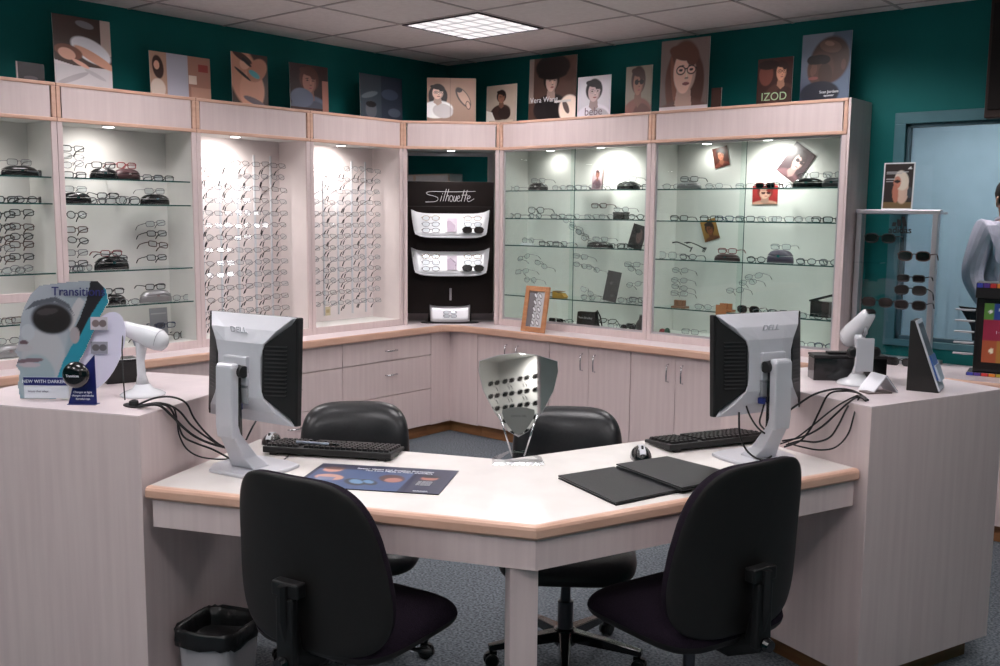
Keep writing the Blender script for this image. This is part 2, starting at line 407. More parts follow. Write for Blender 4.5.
SL = [1.772, 1.636, 1.275, 1.079]; SA = [1.7685, 1.573, 1.382, 1.023]; SB = [1.767, 1.570, 1.327, 1.018]
Y0, Y1, Y2, Y3, Y4 = 1.585, 2.393, 3.201, 4.027, 4.852
RX0, RX1, RX2 = -4.511, -3.263, -2.025
def spot_local(u, v, y0):
    p = atz(u, v, ZH-.01); return (p.y-y0, min(.2, max(.06, XF-p.x)))
c1 = display_cabinet('open lit display cabinet at the left edge, with a wooden mid rail', Y1-Y0, (XF, Y0), PI/2, [1.772, 1.636, 1.275, 1.02], [(.36, .12, .5)])
obj('mid_rail', MB().box(.03, Y1-Y0-.03, .0, .03, 1.135-HC, 1.18-HC), LAM, c1, bevel=.003)
c2 = display_cabinet('open lit display cabinet with sunglass cases on glass shelves', Y2-Y1, (XF, Y1), PI/2, SL, [spot_local(112, 127, Y1)+(.5,)])
c3 = display_cabinet('lit cabinet lined with rows of wire eyeglasses, left of its twin', Y3-Y2, (XF, Y2), PI/2, [], [spot_local(238, 137, Y2)+(1.3,)])
c4 = display_cabinet('lit cabinet lined with rows of wire eyeglasses, next to the corner', Y4-Y3, (XF, Y3), PI/2, [], [spot_local(341, 146, Y3)+(1.3,)])
ca = display_cabinet('glass fronted display case just right of the corner stand', RX1-RX0, (RX0, YFR), 0, SA, [(.78, .12, 1.0), (.30, .2, .15)], doors=True)  # the weak second spot is an added fill light, fitting included
cb_ = display_cabinet('glass fronted display case farthest right, beside the teal wall', RX2-RX1, (RX1, YFR), 0, SB, [(.72, .12, 1.2), (.28, .2, .15)], doors=True)  # weak left spot and its fitting are added to fill the dim half
obj('end_panel', MB().box(RX2-RX1-.0005, RX2-RX1+.014, 0, DEP, 0, ZT-HC), LAM, cb_, bevel=.002)
for t, wd in ((c3, Y3-Y2), (c4, Y4-Y3)):
    for k in range(6):
        x = .09+k*(wd-.18)/5
        f = MB().box(x-.005, x+.005, DEP-.022, DEP-.0121, .08, 1.16)
        obj('rod_bar', f, WHITEG, t)
# 45 degree corner unit: an open niche with a mirror across its back
cw = .684
t = thing('corner_cabinet', 'angled corner display niche with framed mirror behind the black stand', 'display cabinet', (XF, Y4, HC), PI/4, 'lit display cabinets along the walls')
zt = ZT-HC; zh = ZH-HC; s = .03
obj('face_frame', MB().box(.001, s, 0, .0125, 0, zh-.006).box(cw-s, cw-.001, 0, .0125, 0, zh-.006), LAM, t, bevel=.002)
obj('fascia_panel', MB().box(s, cw-s, .0005, .0125, zh+.014, zt-.018), LAM, t)
obj('maple_trim', MB().box(.001, cw-.001, -.006, .0124, zt-.018, zt).box(.001, cw-.001, -.006, .0124, zh-.006, zh+.014).box(.001, s-.006, -.004, .0124, zh+.014, zt-.018).box(cw-s+.006, cw-.001, -.004, .0124, zh+.014, zt-.018), MAPLE, t, bevel=.004)
pts = [(.005, .013), (cw-.005, .013), (cw/2+.12, .33), (cw/2-.12, .33)]
pts = [(.018, .013), (cw-.018, .013), (cw-.02, .02), (cw+.02, .38), (-.02, .38), (.02, .02)]
pts = [(.018, .013), (cw-.018, .013), (cw+.03, .06), (cw+.06, .10), (cw+.04, .395), (-.04, .395), (-.06, .10), (-.03, .06)]
pts = [(.018, .013), (cw-.018, .013), (cw-.004, .395), (.004, .395)]
obj('top_board', MB().prism(pts, zt-.012, zt), LAM, t)
obj('inner_top', MB().prism(pts, zh, zh+.014), WHITE, t)
obj('carcass', MB().box(-.045, cw+.045, .40, .415, 0, zh), WHITE, t)
mf = MB().box(.0, .022, .372, .399, .10, zh-.004).box(cw-.05, cw-.02, .372, .399, .10, zh-.004).box(.022, cw-.05, .372, .399, zh-.030, zh-.004).box(.022, cw-.05, .372, .399, .10, .12)
mr = obj('mirror', MB().box(.022, cw-.05, .388, .398, .12, zh-.026), MIRROR, t); obj('mirror_frame', mf, ALU, mr, bevel=.002)
obj('plinth_board', MB().box(-.03, cw+.03, .33, .398, 0, .05), LAMTOP, t, bevel=.002)
d = obj('downlight', MB().lathe([(.036, 0), (.036, -.006), (.030, -.009)], 20, 0, Matrix.Translation((cw/2, .09, zh-.0005))), ALU, t)
obj('lamp_lens', MB().lathe([(.029, -.009), (.024, -.0105)], 20, 0, Matrix.Translation((cw/2, .09, zh-.0005))), SPOTM, d)
ld = bpy.data.lights.new('spot', 'SPOT'); ld.energy = SPOT*.45; ld.spot_size = R(150); ld.spot_blend = 1.0; ld.shadow_soft_size = .02; ld.color = (1, .95, .92)
lo = bpy.data.objects.new('downlight_beam', ld); C.objects.link(lo); lo.parent = t; lo.location = (cw/2, .09, zh-.03)

# ------------------------------------------------------------------ wall counter and base cabinets
FX, FY = -4.772, 5.105        # counter front edges
BX, BY = -4.80, 5.135         # base cabinet fronts
YLEN, XLEN = -.6, -.35        # ends of the two counter runs
rr = .12; arc = [(FX+rr-rr*math.cos(a), FY-rr+rr*math.sin(a)) for a in [R(q) for q in range(0, 91, 15)]]
topn = [(XL+.002, YLEN), (FX, YLEN)]+arc+[(XLEN, FY), (XLEN, YB-.02), (XL+.002, YB-.02)]
ct = thing('wall_counter', 'long L shaped counter top with maple nosing under the lit cabinets', 'counter', (0, 0, HC))
inner = [(XL+.002, YLEN), (FX-.02, YLEN)]+[(x-.014, y+.014) for x, y in arc]+[(XLEN, FY+.02), (XLEN, YB-.02), (XL+.002, YB-.02)]
obj('counter_top', MB().prism(inner, -.045, 0), LAMTOP, ct)
nose = MB(); path = [(FX, YLEN)]+arc+[(XLEN, FY)]; ip = [(FX-.02, YLEN)]+[(x-.014, y+.014) for x, y in arc]+[(XLEN, FY+.02)]
rings = []
for (ax, ay), (bx, by) in zip(path, ip):
    dx, dy = ax-bx, ay-by
    q = [(0, -.048), (.72, -.048), (1, -.040), (1, -.008), (.72, .0008), (0, .0008)]
    rings.append([(bx+dx*s_, by+dy*s_, z) for s_, z in q])
nose.loft(rings); obj('nosing', nose, MAPLE, ct)

def handle(parent, x, y, z, L=.11, vert=True, dirn=(0, -1)):
    """bow handle on a front facing -Y in local space"""
    if vert: pts = [(x, y, z-L/2), (x, y-.022, z-L/2+.006), (x, y-.026, z), (x, y-.022, z+L/2-.006), (x, y, z+L/2)]
    else: pts = [(x-L/2, y, z), (x-L/2+.006, y-.022, z), (x, y-.026, z), (x+L/2-.006, y-.022, z), (x+L/2, y, z)]
    return obj('handle', MB().tube(pts, .005, 8), CHROME, parent, smooth=True)
def base_cabinet(label, loc, rz, wd, kind, depth=.5):
    t = thing('base_cabinet', label, 'base cabinet', (loc[0], loc[1], 0), rz, 'base cabinets under the wall counter')
    obj('body', MB().box(.001, wd-.001, .018, depth, .085, HC-.0485), LAM, t)
    obj('kick_board', MB().box(0, wd, .045, .06, 0, .085), KICK, t)
    if kind == 'drawers':
        for a, b in ((.60, HC-.05), (.356, .596), (.09, .352)):
            d = obj('drawer', MB().box(.002, wd-.002, 0, .0175, a, b-.002), LAM, t, bevel=.0015)
            handle(d, wd*.52, 0, b-.085 if a > .5 else b-.095, .1, False)
    elif kind == 'doors':
        d = obj('door', MB().box(.002, wd/2-.0015, 0, .0175, .09, HC-.052), LAM, t, bevel=.0015); handle(d, wd/2-.05, 0, .645)
        d = obj('door', MB().box(wd/2+.0015, wd-.002, 0, .0175, .09, HC-.052), LAM, t, bevel=.0015); handle(d, wd/2+.05, 0, .645)
    else:
        obj('filler_panel', MB().box(.001, wd-.001, 0, .0175, .09, HC-.052), LAM, t)
    return t
dl = ['drawer cabinet under the twin frame cabinets, nearest the corner', 'drawer cabinet seen just right of the left monitor', 'drawer cabinet behind the left pedestal', 'drawer cabinet at the far left under the counter', 'drawer cabinet left outside the picture']
for k in range(5):
    y1 = 4.935-.825*k
    base_cabinet(dl[k], (BX, y1-.825), PI/2, .825, 'drawers')
cf = thing('corner_filler', 'plain laminate corner panel where the base cabinets meet', 'panel')
obj('panel', MB().box(BX-.0175, BX, 4.936, BY+.0175, .085, HC-.0485).box(BX, -4.533, BY, BY+.0175, .085, HC-.0485), LAM, cf)
obj('kick_board', MB().box(BX-.06, BX-.045, 4.936, BY+.06, 0, .085).box(BX-.045, -4.533, BY+.045, BY+.06, 0, .085), KICK, cf)
rl = ['two door base cabinet right of the corner, behind the shield mirror', 'two door base cabinet behind the right far chair', 'two door base cabinet just left of the right monitor', 'two door base cabinet hidden behind the right monitor', 'two door base cabinet behind the right pedestal', 'two door base cabinet under the window counter', 'two door base cabinet farthest right under the window']
for k in range(7):
    x0 = -4.53+.6415*k
    if x0+.62 > XLEN: break
    base_cabinet(rl[k], (x0, BY), 0, .6405, 'doors')

# ------------------------------------------------------------------ island: two pedestals and the bent desk
aL, aR = R(23.5), R(70.5)
BL = Vector((-2.618, 1.460, 0)); BR = Vector((-1.048, 3.090, 0))
def pedestal(label, loc, rz, x0, x1, dp, mates):
    t = thing('counter_pedestal', label, 'pedestal', loc, rz)
    obj('body', MB().box(x0, x1, 0, dp, .08, HP-.003), LAM, t, bevel=.0015)
    obj('top_panel', MB().box(x0, x1, 0, dp, HP-.0029, HP), LAMTOP, t)
    obj('kick_board', MB().box(x0+.05, x1-.05, .05, dp-.05, 0, .08), KICK, t)
    return t
pedestal('tall pale laminate pedestal at the left, with the face shaped display on top', (BL.x, BL.y, 0), aL, -.72, 0, .68, None)
pedestal('tall pale laminate pedestal at the right, with the black wedge stand on top', (BR.x, BR.y, 0), aR, 0, .705, .68, None)
P0 = Vector((-2.596, 1.454)); P1 = Vector((-1.496, 1.932)); P2 = Vector((-1.070, 3.114))
def dv(a): return Vector((math.cos(a), math.sin(a)))
uL = (P1-P0).normalized(); uR = (P2-P1).normalized(); nL = Vector((-uL.y, uL.x)); nR = Vector((-uR.y, uR.x))
def offpoly(d, g0=0, g1=0):
    """point chain parallel to the desk front, d behind it"""
    a = P0+nL*d; b = P2+nR*d
    q = P1+nL*d; r_ = P1+nR*d
    det = uL.x*(-uR.y)+uR.x*uL.y
    dx, dy = r_.x-q.x, r_.y-q.y
    tt = (dx*(-uR.y)+uR.x*dy)/det
    return [a+uL*g0, q+uL*tt, b-uR*g1]
DD = .65
fo = offpoly(0); bk = offpoly(DD); g = .004
desk = thing('desk', 'bent reception desk with pale top and maple nosing between the two pedestals', 'desk')
top = offpoly(.022, g, .021)+offpoly(DD-.001, g, .021)[::-1]
obj('desk_top', MB().prism([(p.x, p.y) for p in top], HD-.038, HD), mat('desk_laminate', (242, 236, 232), .22, noise=((9, 9, 9), (236, 230, 226), 3)), desk)
rings = []
A_ = offpoly(0, g, .021); B_ = offpoly(.0225, g, .021)
for a, b in zip(A_, B_):
    q = [(0, -.038), (.7, -.038), (1, -.030), (1, -.010), (.85, -.003), (.5, .0008), (0, .0008)]
    rings.append([(b.x+(a.x-b.x)*s_, b.y+(a.y-b.y)*s_, HD+z) for s_, z in q])
obj('nosing', MB().loft(rings), MAPLE, desk)
f0 = offpoly(.012, .02, .03); f1 = offpoly(.032, .02, .03)
for i, nm in ((0, 'apron'), (1, 'apron')):
    obj(nm, MB().prism([(q.x, q.y) for q in (f0[i], f0[i+1], f1[i+1], f1[i])], .668, HD-.0385), LAM, desk)
lp = P1+(nL+nR).normalized()*.075+(-uR)*0.0
obj('leg', MB().box(-.038, .038, -.038, .038, 0, .667, 0, RZ(R(50), (lp.x-.022, lp.y-.016, 0))), LAM, desk, bevel=.002)

# ------------------------------------------------------------------ task chairs
def pad_mesh(mb, bw, bh, prof, T0, T1, n=72, rings=12, e=4.2, curve=0, mi0=0, mi1=1, split=False):
    """pillow: outline half width bw*prof(t), height bh (z 0..bh), front towards +Y (T1), back towards -Y (T0); curve bends the sides forward"""
    def P(r, a):
        c, s_ = math.cos(a), math.sin(a)
        x = math.copysign(abs(c)**(2/e), c); z = math.copysign(abs(s_)**(2/e), s_)
        zz = (z*r+1)/2; return x*r*bw*prof(zz), zz*bh
    def surf(sign, T, mi):
        vs = []; 
        for i in range(rings+1):
            r = 1-(1-i/rings)**1.8
            for j in range(n):
                x, z = P(max(r, .001), 2*PI*j/n)
                vs.append((x, sign*T*(1-r**6)**.5+curve*(x/bw)**2+.06*((z/bh)-.35)**2*-1, z))
        fs = []
        for i in range(rings):
            for j in range(n):
                q = (i*n+j, i*n+(j+1) % n, (i+1)*n+(j+1) % n, (i+1)*n+j); fs.append(q if sign < 0 else q[::-1])
        mb.add(vs, fs, mi)
    if not split or split == 'back': surf(-1, T0, mi0)
    if not split or split == 'front': surf(1, T1, mi1)
    return mb
def make_chair(label, loc, heading, cover, backz=(.46, .93), bw=.21, seatz=.46, top_prof=None, tilt=4, group='office chairs around the desk'):
    """heading: direction the sitter faces; local +Y is forward"""
    t = thing('office_chair', label, 'chair', (loc[0], loc[1], 0), heading-PI/2, group)
    prof = top_prof or (lambda q: .75+.25*math.sin(min(1, (1-q)*1.15)*PI*.52)) 
    bh = backz[1]-backz[0]
    by = -.20
    b = obj('backrest', pad_mesh(MB(), bw, bh, prof, .016, .01, curve=.055, split='back'), SATIN if cover is FABRIC else cover, t, smooth=True)
    b.location = (0, by, backz[0]); b.rotation_euler.x = R(tilt)
    u = obj('upholstery', pad_mesh(MB(), bw*1.0, bh, prof, .016, .070, curve=.055, split='front'), cover, b, smooth=True)
    # seat: pillow lying flat
    sm = MB(); pad_mesh(sm, .245, .46, lambda q: .92+.08*math.sin(q*PI), .045, .05, curve=-.0, e=5)
    M_ = Matrix.Translation((0, -.20, seatz-.05)) @ Matrix.Rotation(R(-90), 4, 'X') @ Matrix.Scale(-1, 4, (0, 1, 0))
    M_ = Matrix(((1, 0, 0, 0), (0, 0, 1, -.20), (0, 1, 0, seatz-.045), (0, 0, 0, 1)))
    sm.v = [tuple(M_ @ Vector((v[0], v[1]*(1 if v[1] > 0 else 1), v[2]))) for v in sm.v]
    sm.f = [f[::-1] for f in sm.f]
    st = obj('seat', sm, [SATIN, cover], t, smooth=True)
    obj('seat_pan', MB().prism(ell(0, .02, .19, .19, 24, 3), seatz-.085, seatz-.058), BLACK, t, bevel=.006)
    # bracket from the seat to the back
    br = MB().tube([(0, .05, seatz-.095), (0, -.15, seatz-.10), (0, -.235, seatz-.06), (0, -.262, seatz+.05), (0, -.262, backz[0]+.20)], .014, 10, flat=2.2)
    bo_ = obj('back_bracket', br, BLACK, t)
    obj('bracket_cover', MB().box(-.045, .045, -.272, -.236, backz[0]+.165, backz[0]+.205).box(-.028, .028, -.276, -.25, backz[0]-.02, backz[0]+.165), BLACK, bo_, bevel=.006)
    obj('knob', MB().lathe([(.016, 0), (.02, .008), (.016, .024)], 14, 0, Matrix.Translation((0, -.276, backz[0]-.005)) @ Matrix.Rotation(R(90), 4, 'X')), BLACKG, bo_, smooth=False)
    obj('tilt_mechanism', MB().box(-.07, .07, -.09, .10, seatz-.12, seatz-.085), BLACK, t, bevel=.008)
    obj('lever', MB().tube([(.05, .02, seatz-.10), (.20, .03, seatz-.105), (.25, .035, seatz-.10)], [.006, .006, .009], 8), BLACK, t, smooth=True)
    obj('gas_column', MB().lathe([(.028, .09), (.028, .22), (.018, .221), (.018, seatz-.11)], 18, 0), mat('column_grey', (92, 90, 96), .3, metal=.6), t, smooth=False)
    obj('star_base', MB().lathe([(.04, .06), (.045, .075), (.04, .115), (.03, .12)], 20), BLACKG, t)
    for k in range(5):
        a = 2*PI*k/5+.3; M = Matrix.Rotation(a, 4, 'Z')
        lg = obj('leg', MB().loft([[(x0, y*w_, z0+z*h_) for y, z in ((-1, 0), (1, 0), (.8, 1), (-.8, 1))] for x0, w_, z0, h_ in ((.03, .026, .075, .038), (.16, .02, .068, .032), (.285, .015, .062, .02))], 0, M), BLACKG, t, bevel=.003)
        cm = MB()
        for s_ in (-1, 1): cm.lathe([(.018, -.009), (.025, -.005), (.025, .005), (.018, .009)], 16, 0, M @ Matrix.Translation((.275, s_*.014, .025)) @ Matrix.Rotation(R(90), 4, 'X'))
        cm.tube([(.275, 0, .04), (.275, 0, .068)], .007, 8, 0, M=M)
        cm.loft([[(.255, -.005, .038), (.255, .005, .038), (.255, .005, .056), (.255, -.005, .056)], [(.297, -.005, .03), (.297, .005, .03), (.297, .005, .05), (.297, -.005, .05)]], 0, M)
        obj('caster', cm, BLACK, lg)
    return t
def hd(fx, rx):   # heading from forward and rightward components in the camera's ground frame
    f2 = Vector((-math.sin(CAM_TH), math.cos(CAM_TH))); r2 = Vector((math.cos(CAM_TH), math.sin(CAM_TH)))
    d = f2*fx+r2*rx; return math.atan2(d.y, d.x)
make_chair('black task chair in the left foreground, purplish seat, back to the camera', (-1.985, 1.725), hd(.86, .50), FABRIC, backz=(.46, .945), bw=.262, seatz=.52)
make_chair('purplish black task chair in the right foreground, facing the desk', (-1.31, 2.43), hd(.84, -.55), FABRIC, backz=(.47, .965), bw=.252, seatz=.51)
sq = lambda q: .95+.05*math.sin(q*PI)
make_chair('black vinyl chair across the desk, behind the left keyboard', (-2.60, 2.27), hd(-.96, .10)+0, VINYL, backz=(.50, .885), bw=.205, top_prof=sq, tilt=5)
make_chair('black vinyl chair across the desk, behind the shield mirror', (-1.97, 2.72), hd(-.96, -.05), VINYL, backz=(.50, .885), bw=.205, top_prof=sq, tilt=5)

# ------------------------------------------------------------------ waste bin
wb = thing('waste_bin', 'white waste bin with black liner under the left end of the desk', 'waste bin', (-2.575, 1.68, 0), aL); wb.scale = (.76, .80, .98)
def rrect(cx, cy, w_, d_, z, n=28, e=5): return [(x, y, z) for x, y in ell(cx, cy, w_/2, d_/2, n, e)]
obj('bin_body', MB().loft([rrect(0, 0, .22, .20, 0), rrect(0, 0, .27, .25, .285), rrect(0, 0, .275, .255, .30), rrect(0, 0, .262, .242, .30), rrect(0, 0, .212, .192, .01)]), BIN, wb, smooth=False)
lm = MB(); rng = random.Random(3); rg = []
for z, w_, d_, j in ((.262, .284, .262, .006), (.28, .290, .268, .006), (.305, .292, .270, .004), (.318, .284, .262, .003), (.312, .258, .236, .004), (.285, .240, .22, .004), (.24, .222, .202, .006), (.15, .19, .17, .012), (.06, .15, .13, .01)):
    rg.append([(x+rng.uniform(-j, j), y+rng.uniform(-j, j), zz+rng.uniform(-j, j)) for x, y, zz in rrect(0, 0, w_, d_, z, 40)])
obj('bin_liner', lm.loft(rg), BAG, wb, smooth=True)

# ------------------------------------------------------------------ monitors
def monitor(label, loc, rz, s=1):
    """local -Y is the rear side (towards the viewer), +Y the screen; s=+1 / -1 only shifts the cable exit"""
    t = thing('monitor', label, 'monitor', (loc[0], loc[1], HD), rz, 'flat computer monitors on the desk')
    W, H = .385, .335; zc = .325; M = Matrix.Translation((0, 0, zc)) @ Matrix.Rotation(R(-3), 4, 'X')
    # bezel and screen
    obj('bezel', MB().box(-W/2, W/2, 0, .022, -H/2, H/2, 0, M), BLACK, t, bevel=.004)
    obj('screen', MB().box(-W/2+.016, W/2-.016, .0222, .0236, -H/2+.016, H/2-.016, 0, M), mat('screen_dark', (20, 24, 30), .15, coat=.3), t)
    # silver centre of the rear housing, spreading to the full width at top and bottom
    d = .062
    hs = MB(); n = 8; rings = []
    for k in range(n+1):
        z = -H/2+H*k/n; q = abs(k/n-.5)*2
        hw = .098+(.187-.098)*max(0, (q-.42)/.58)**1.0; dep = d*(1-max(0, (q-.55)/.45)**1.5*.92)
        rings.append([(-hw, 0, z), (-hw*.94, -dep*.9, z), (-hw*.5, -dep, z), (hw*.5, -dep, z), (hw*.94, -dep*.9, z), (hw, 0, z)])
    hs.loft([r_[::-1] for r_ in rings], 0, M)
    h = obj('rear_housing', hs, SILVER, t, bevel=.002)
    for sg in (-1, 1):
        sd = MB()
        a = [(sg*.097, -d*.86), (sg*(W/2-.004), -.004)]
        p = [(sg*.098, -d*.88, -H/2+.09), (sg*.098, -d*.88, H/2-.09), (sg*.186, -.004, H/2-.012), (sg*.19, -.002, -H/2+.012)]
        q = [(x, 0, z) for x, y, z in p]
        f = p if sg > 0 else p[::-1]; g_ = q if sg > 0 else q[::-1]
        sd.loft([g_[::1], f[::1]], 0, M)
        v = obj('vent_side', sd, BLACK, t)
        gv = MB()
        for k in range(13):
            z = -.075+.0125*k
            gv.add([(sg*.105, -d*.88+.002, z), (sg*.165, -.021, z), (sg*.165, -.022, z+.005), (sg*.105, -d*.88+.001, z+.005), (sg*.105, -d*.80, z+.0025), (sg*.165, -.015, z+.0025)], [(0, 1, 2, 3), (3, 2, 5, 4), (0, 4, 5, 1)], 0, M)
        obj('vent_slats', gv, mat('vent_grey', (48, 46, 48), .5), v)
    lg = text('logo', 'DELL', .026, mat('logo_light', (206, 208, 214), .3, metal=.3), h, (0, -d-.0012+.013, zc+.116), (R(90-3)+R(14), 0, 0), xs=1.25, bold=.0006)
    pr = MB().box(-.05, .05, -d-.006, -d+.004, -.105, -.055, 0, M)
    obj('port_cover', pr, GREYP, h, bevel=.003)
    pl = MB()
    for k in range(3): pl.box(-.06+.035*k, -.045+.035*k, -d-.02, -d+.002, -.125, -.105, 0, M)
    obj('plug', pl, col((30, 44, 110), .4), h, bevel=.002)
    # stand: broad arm, pivot, neck, foot
    obj('pivot', MB().tube([(-.05, -d-.02, zc), (.05, -d-.02, zc)], .019, 16), BLACK, t)
    obj('mount_plate', MB().box(-.05, .05, -d-.012, -d+.006, zc-.045, zc+.045), SILVER, t, bevel=.004)
    st = [[(x, y, z) for x, y in ((-w_, -d_), (w_, -d_), (w_, 0), (-w_, 0))] for w_, d_, z in ((.033, .026, .12), (.036, .03, .16), (.036, .03, .34), (.033, .026, .352))]
    st = [[(x, y-.088+(.352-z)*-.03, z) for x, y, z in r_] for r_ in st]
    arm = obj('stand_arm', MB().loft(st), SILVER, t, bevel=.006)
    obj('stand_channel', MB().box(-.03, .03, -.089, -.074, .12, .345), BLACKG, arm, bevel=.003)
    nk = [[(x, y, z) for x, y in ((-w_, y0), (w_, y0), (w_, y1), (-w_, y1))] for w_, y0, y1, z in ((.05, -.05, .02, .012), (.036, -.075, -.02, .05), (.032, -.115, -.082, .13), (.030, -.112, -.09, .16))]
    obj('neck', MB().loft(nk), SILVER, arm, bevel=.004)
    ft = [( -.115, .085), (-.125, .04), (-.12, -.06), (-.08, -.115), (.08, -.115), (.12, -.06), (.125, .04), (.115, .085), (.05, .10), (-.05, .10)]
    obj('foot', MB().prism(ft, 0, .012), SILVER, t, bevel=.004)
    return t
mL = Vector((-2.535, 1.80)); mR = Vector((-1.40, 3.005))
monitor('silver backed monitor on the left end of the desk, screen turned away', mL, R(9))
monitor('silver backed monitor on the right end of the desk, screen turned away', mR, aR-R(2))

# ------------------------------------------------------------------ keyboards, mouse, mat, folders
def keyboard(label, p, rz):
    t = thing('keyboard', label, 'keyboard', (p[0], p[1], HD), rz, 'black keyboards on the desk')
    obj('case', MB().loft([[(-.225, -.08, z0), (.225, -.08, z0), (.225, .08, z1), (-.225, .08, z1)] for z0, z1 in ((.004, .008), (.016, .030))]), BLACK, t, bevel=.004)
    ks = MB(); rng = random.Random(1)
    for r_ in range(6):
        y = -.062+.0235*r_+(.006 if r_ == 5 else 0); z = .0165+.014*(y+.08)/.16
        x = -.215
        while x < .20:
            wk = .0165 if not (r_ == 0 and -.13 < x < 0) else .10
            if not (.075 < x < .088) and not (.142 < x < .150): ks.loft([[(x, y-.008, z), (x+wk, y-.008, z), (x+wk, y+.009, z), (x, y+.009, z)], [(x+.002, y-.005, z+.008), (x+wk-.002, y-.005, z+.008), (x+wk-.002, y+.007, z+.008), (x+.002, y+.007, z+.008)]])
            x += wk+.0022
    obj('keys', ks, mat('key_black', (30, 28, 30), .35), t)
    for x in (-.19, .19): obj('foot', MB().box(x-.012, x+.012, .055, .075, 0, .012), BLACK, t)
    return t
kl = (atz(262, 444, HD)+atz(400, 455, HD))/2+Vector((.045, -.03, 0))
keyboard('black keyboard behind the left monitor with a pen lying on its top', (-2.50, 2.10), R(209))
kr = keyboard('black keyboard beside the mouse in front of the right monitor', (-1.62, 3.10), R(245))
pn = thing('pen', 'slim silver and blue pen lying across the left keyboard', 'pen', (-2.53, 2.05, HD+.037), R(27))
obj('barrel', MB().tube([(-.075, 0, 0), (.045, 0, 0)], .0045, 10), col((178, 190, 208), .3), pn, smooth=True)
obj('grip', MB().tube([(.045, 0, 0), (.07, 0, 0), (.08, 0, 0)], [.005, .0045, .0015], 10), BLACKG, pn, smooth=True)
def mouse(label, p, rz):
    t = thing('computer_mouse', label, 'computer mouse', (p[0], p[1], HD), rz)
    rings = []
    for k in range(9):
        q = k/8; a = PI*q; y = -.057*math.cos(a); wd = .031*math.sin(a)**.6+.0005; hh = .034*math.sin(a)**.55*(1.05-.25*q)+.001
        rings.append([(wd*math.cos(b), y, max(0, hh*math.sin(b))) for b in [PI*j/10 for j in range(11)]])
    obj('shell', MB().loft(rings), BLACKG, t, smooth=True)
    st = []
    for k in range(1, 7):
        q = k/8; a = PI*q; y = -.057*math.cos(a); hh = .034*math.sin(a)**.55*(1.05-.25*q)+.0022
        st.append([(-.009, y, hh-.003), (.009, y, hh-.003), (.008, y, hh), (-.008, y, hh)])
    obj('top_strip', MB().loft(st), SILVER, t)
    obj('scroll_wheel', MB().tube([(-.003, -.028, .031), (.003, -.028, .031)], .008, 14), BLACK, t)
    return t
mouse('small black and silver mouse beside the right keyboard', (atz(641, 458, HD).x, atz(641, 458, HD).y), R(38)).scale = (1.15, 1.15, 1.3)
mo2 = mouse('silver and black mouse tucked behind the left monitor foot', (atz(268, 441, HD).x+.02, atz(268, 441, HD).y+.0), R(40))
# counter mat: printed blue sheet
q = [atz(u, v, HD) for u, v in ((318, 464), (461, 474), (436, 503), (300, 479))]
cen = sum((Vector(x) for x in q), Vector())/4
ops = [('bg', (34, 42, 72)), ('r', .03, .0, .72, .78, (62, 86, 128)), ('r', .72, 0, .97, .97, (24, 30, 66)), ('e', .13, .74, .07, .10, 0, (216, 160, 140)), ('e', .13, .80, .08, .06, 0, (96, 60, 50)),
       ('e', .17, .42, .10, .13, 20, (208, 158, 140)), ('r', .10, .30, .22, .42, (120, 130, 160)), ('e', .38, .28, .07, .14, 20, (24, 26, 30)), ('e', .47, .30, .06, .12, 20, (34, 32, 36)), ('e', .385, .30, .045, .09, 20, (110, 150, 186)), ('e', .47, .32, .035, .07, 20, (110, 150, 186)),
       ('e', .60, .50, .09, .16, 10, (84, 52, 50)), ('e', .62, .44, .06, .09, 0, (178, 120, 108)), ('e', .85, .60, .06, .09, 0, (178, 112, 96)), ('e', .85, .66, .07, .05, 0, (20, 14, 20)), ('e', .84, .40, .08, .12, 0, (44, 48, 66))]
mt_ = thing('counter_mat', 'dark blue printed counter mat with product pictures lying on the left desk half', 'mat', (cen.x, cen.y, HD+.0004), R(30))
ppm = picture('printed_sheet', .45, .265, ops, mt_, (0, 0, .003), None, n=90, t=.003, side=BLACK)
# lies flat: face turned up
ppm.rotation_euler = (R(-90), 0, 0); ppm.location = (0, -.1275, .003); ppm.rotation_euler = (R(-90), 0, 0)
TXT = mat('print_white', (232, 234, 240), .5)
text('title', 'Better Vision and Sunglass Protection', .0165, TXT, mt_, (.03, .092, .0034), (0, 0, 0))
text('title', "The Lens Made in New Comfort", .0165, TXT, mt_, (.045, .074, .0034), (0, 0, 0))
text('caption', 'ORDER', .014, TXT, mt_, (.165, -.115, .0034), (0, 0, 0))
for i_ in range(4): text('caption', 'lens and frame', .0075, TXT, mt_, (.155, -.012-.012*i_, .0034), (0, 0, 0))
def folder(label, pts, z):
    t = thing('leather_folder', label, 'folder', (sum(p.x for p in pts)/4, sum(p.y for p in pts)/4, z), 0, 'black leather folders on the right desk half')
    o_ = t.location
    l = [(p.x-o_.x, p.y-o_.y) for p in pts]
    obj('lower_cover', MB().prism(l, 0, .004), LEATHER, t, bevel=.0015)
    obj('pages', MB().prism([(x*.96, y*.96) for x, y in l], .0041, .0075), mat('page_edge', (170, 168, 166), .7), t)
    obj('upper_cover', MB().prism(l, .0076, .0116), LEATHER, t, bevel=.0015)
    return t
folder('front black leather folder, lying open side down near the desk edge', [atz(u, v, HD+.006) for u, v in ((558, 477), (614, 468), (683, 490), (616, 504))], HD)
folder('rear black leather folder overlapping the front one beside the mouse', [atz(u, v, HD+.02) for u, v in ((616, 465), (667, 457), (742, 476), (682, 489))], HD+.0125)

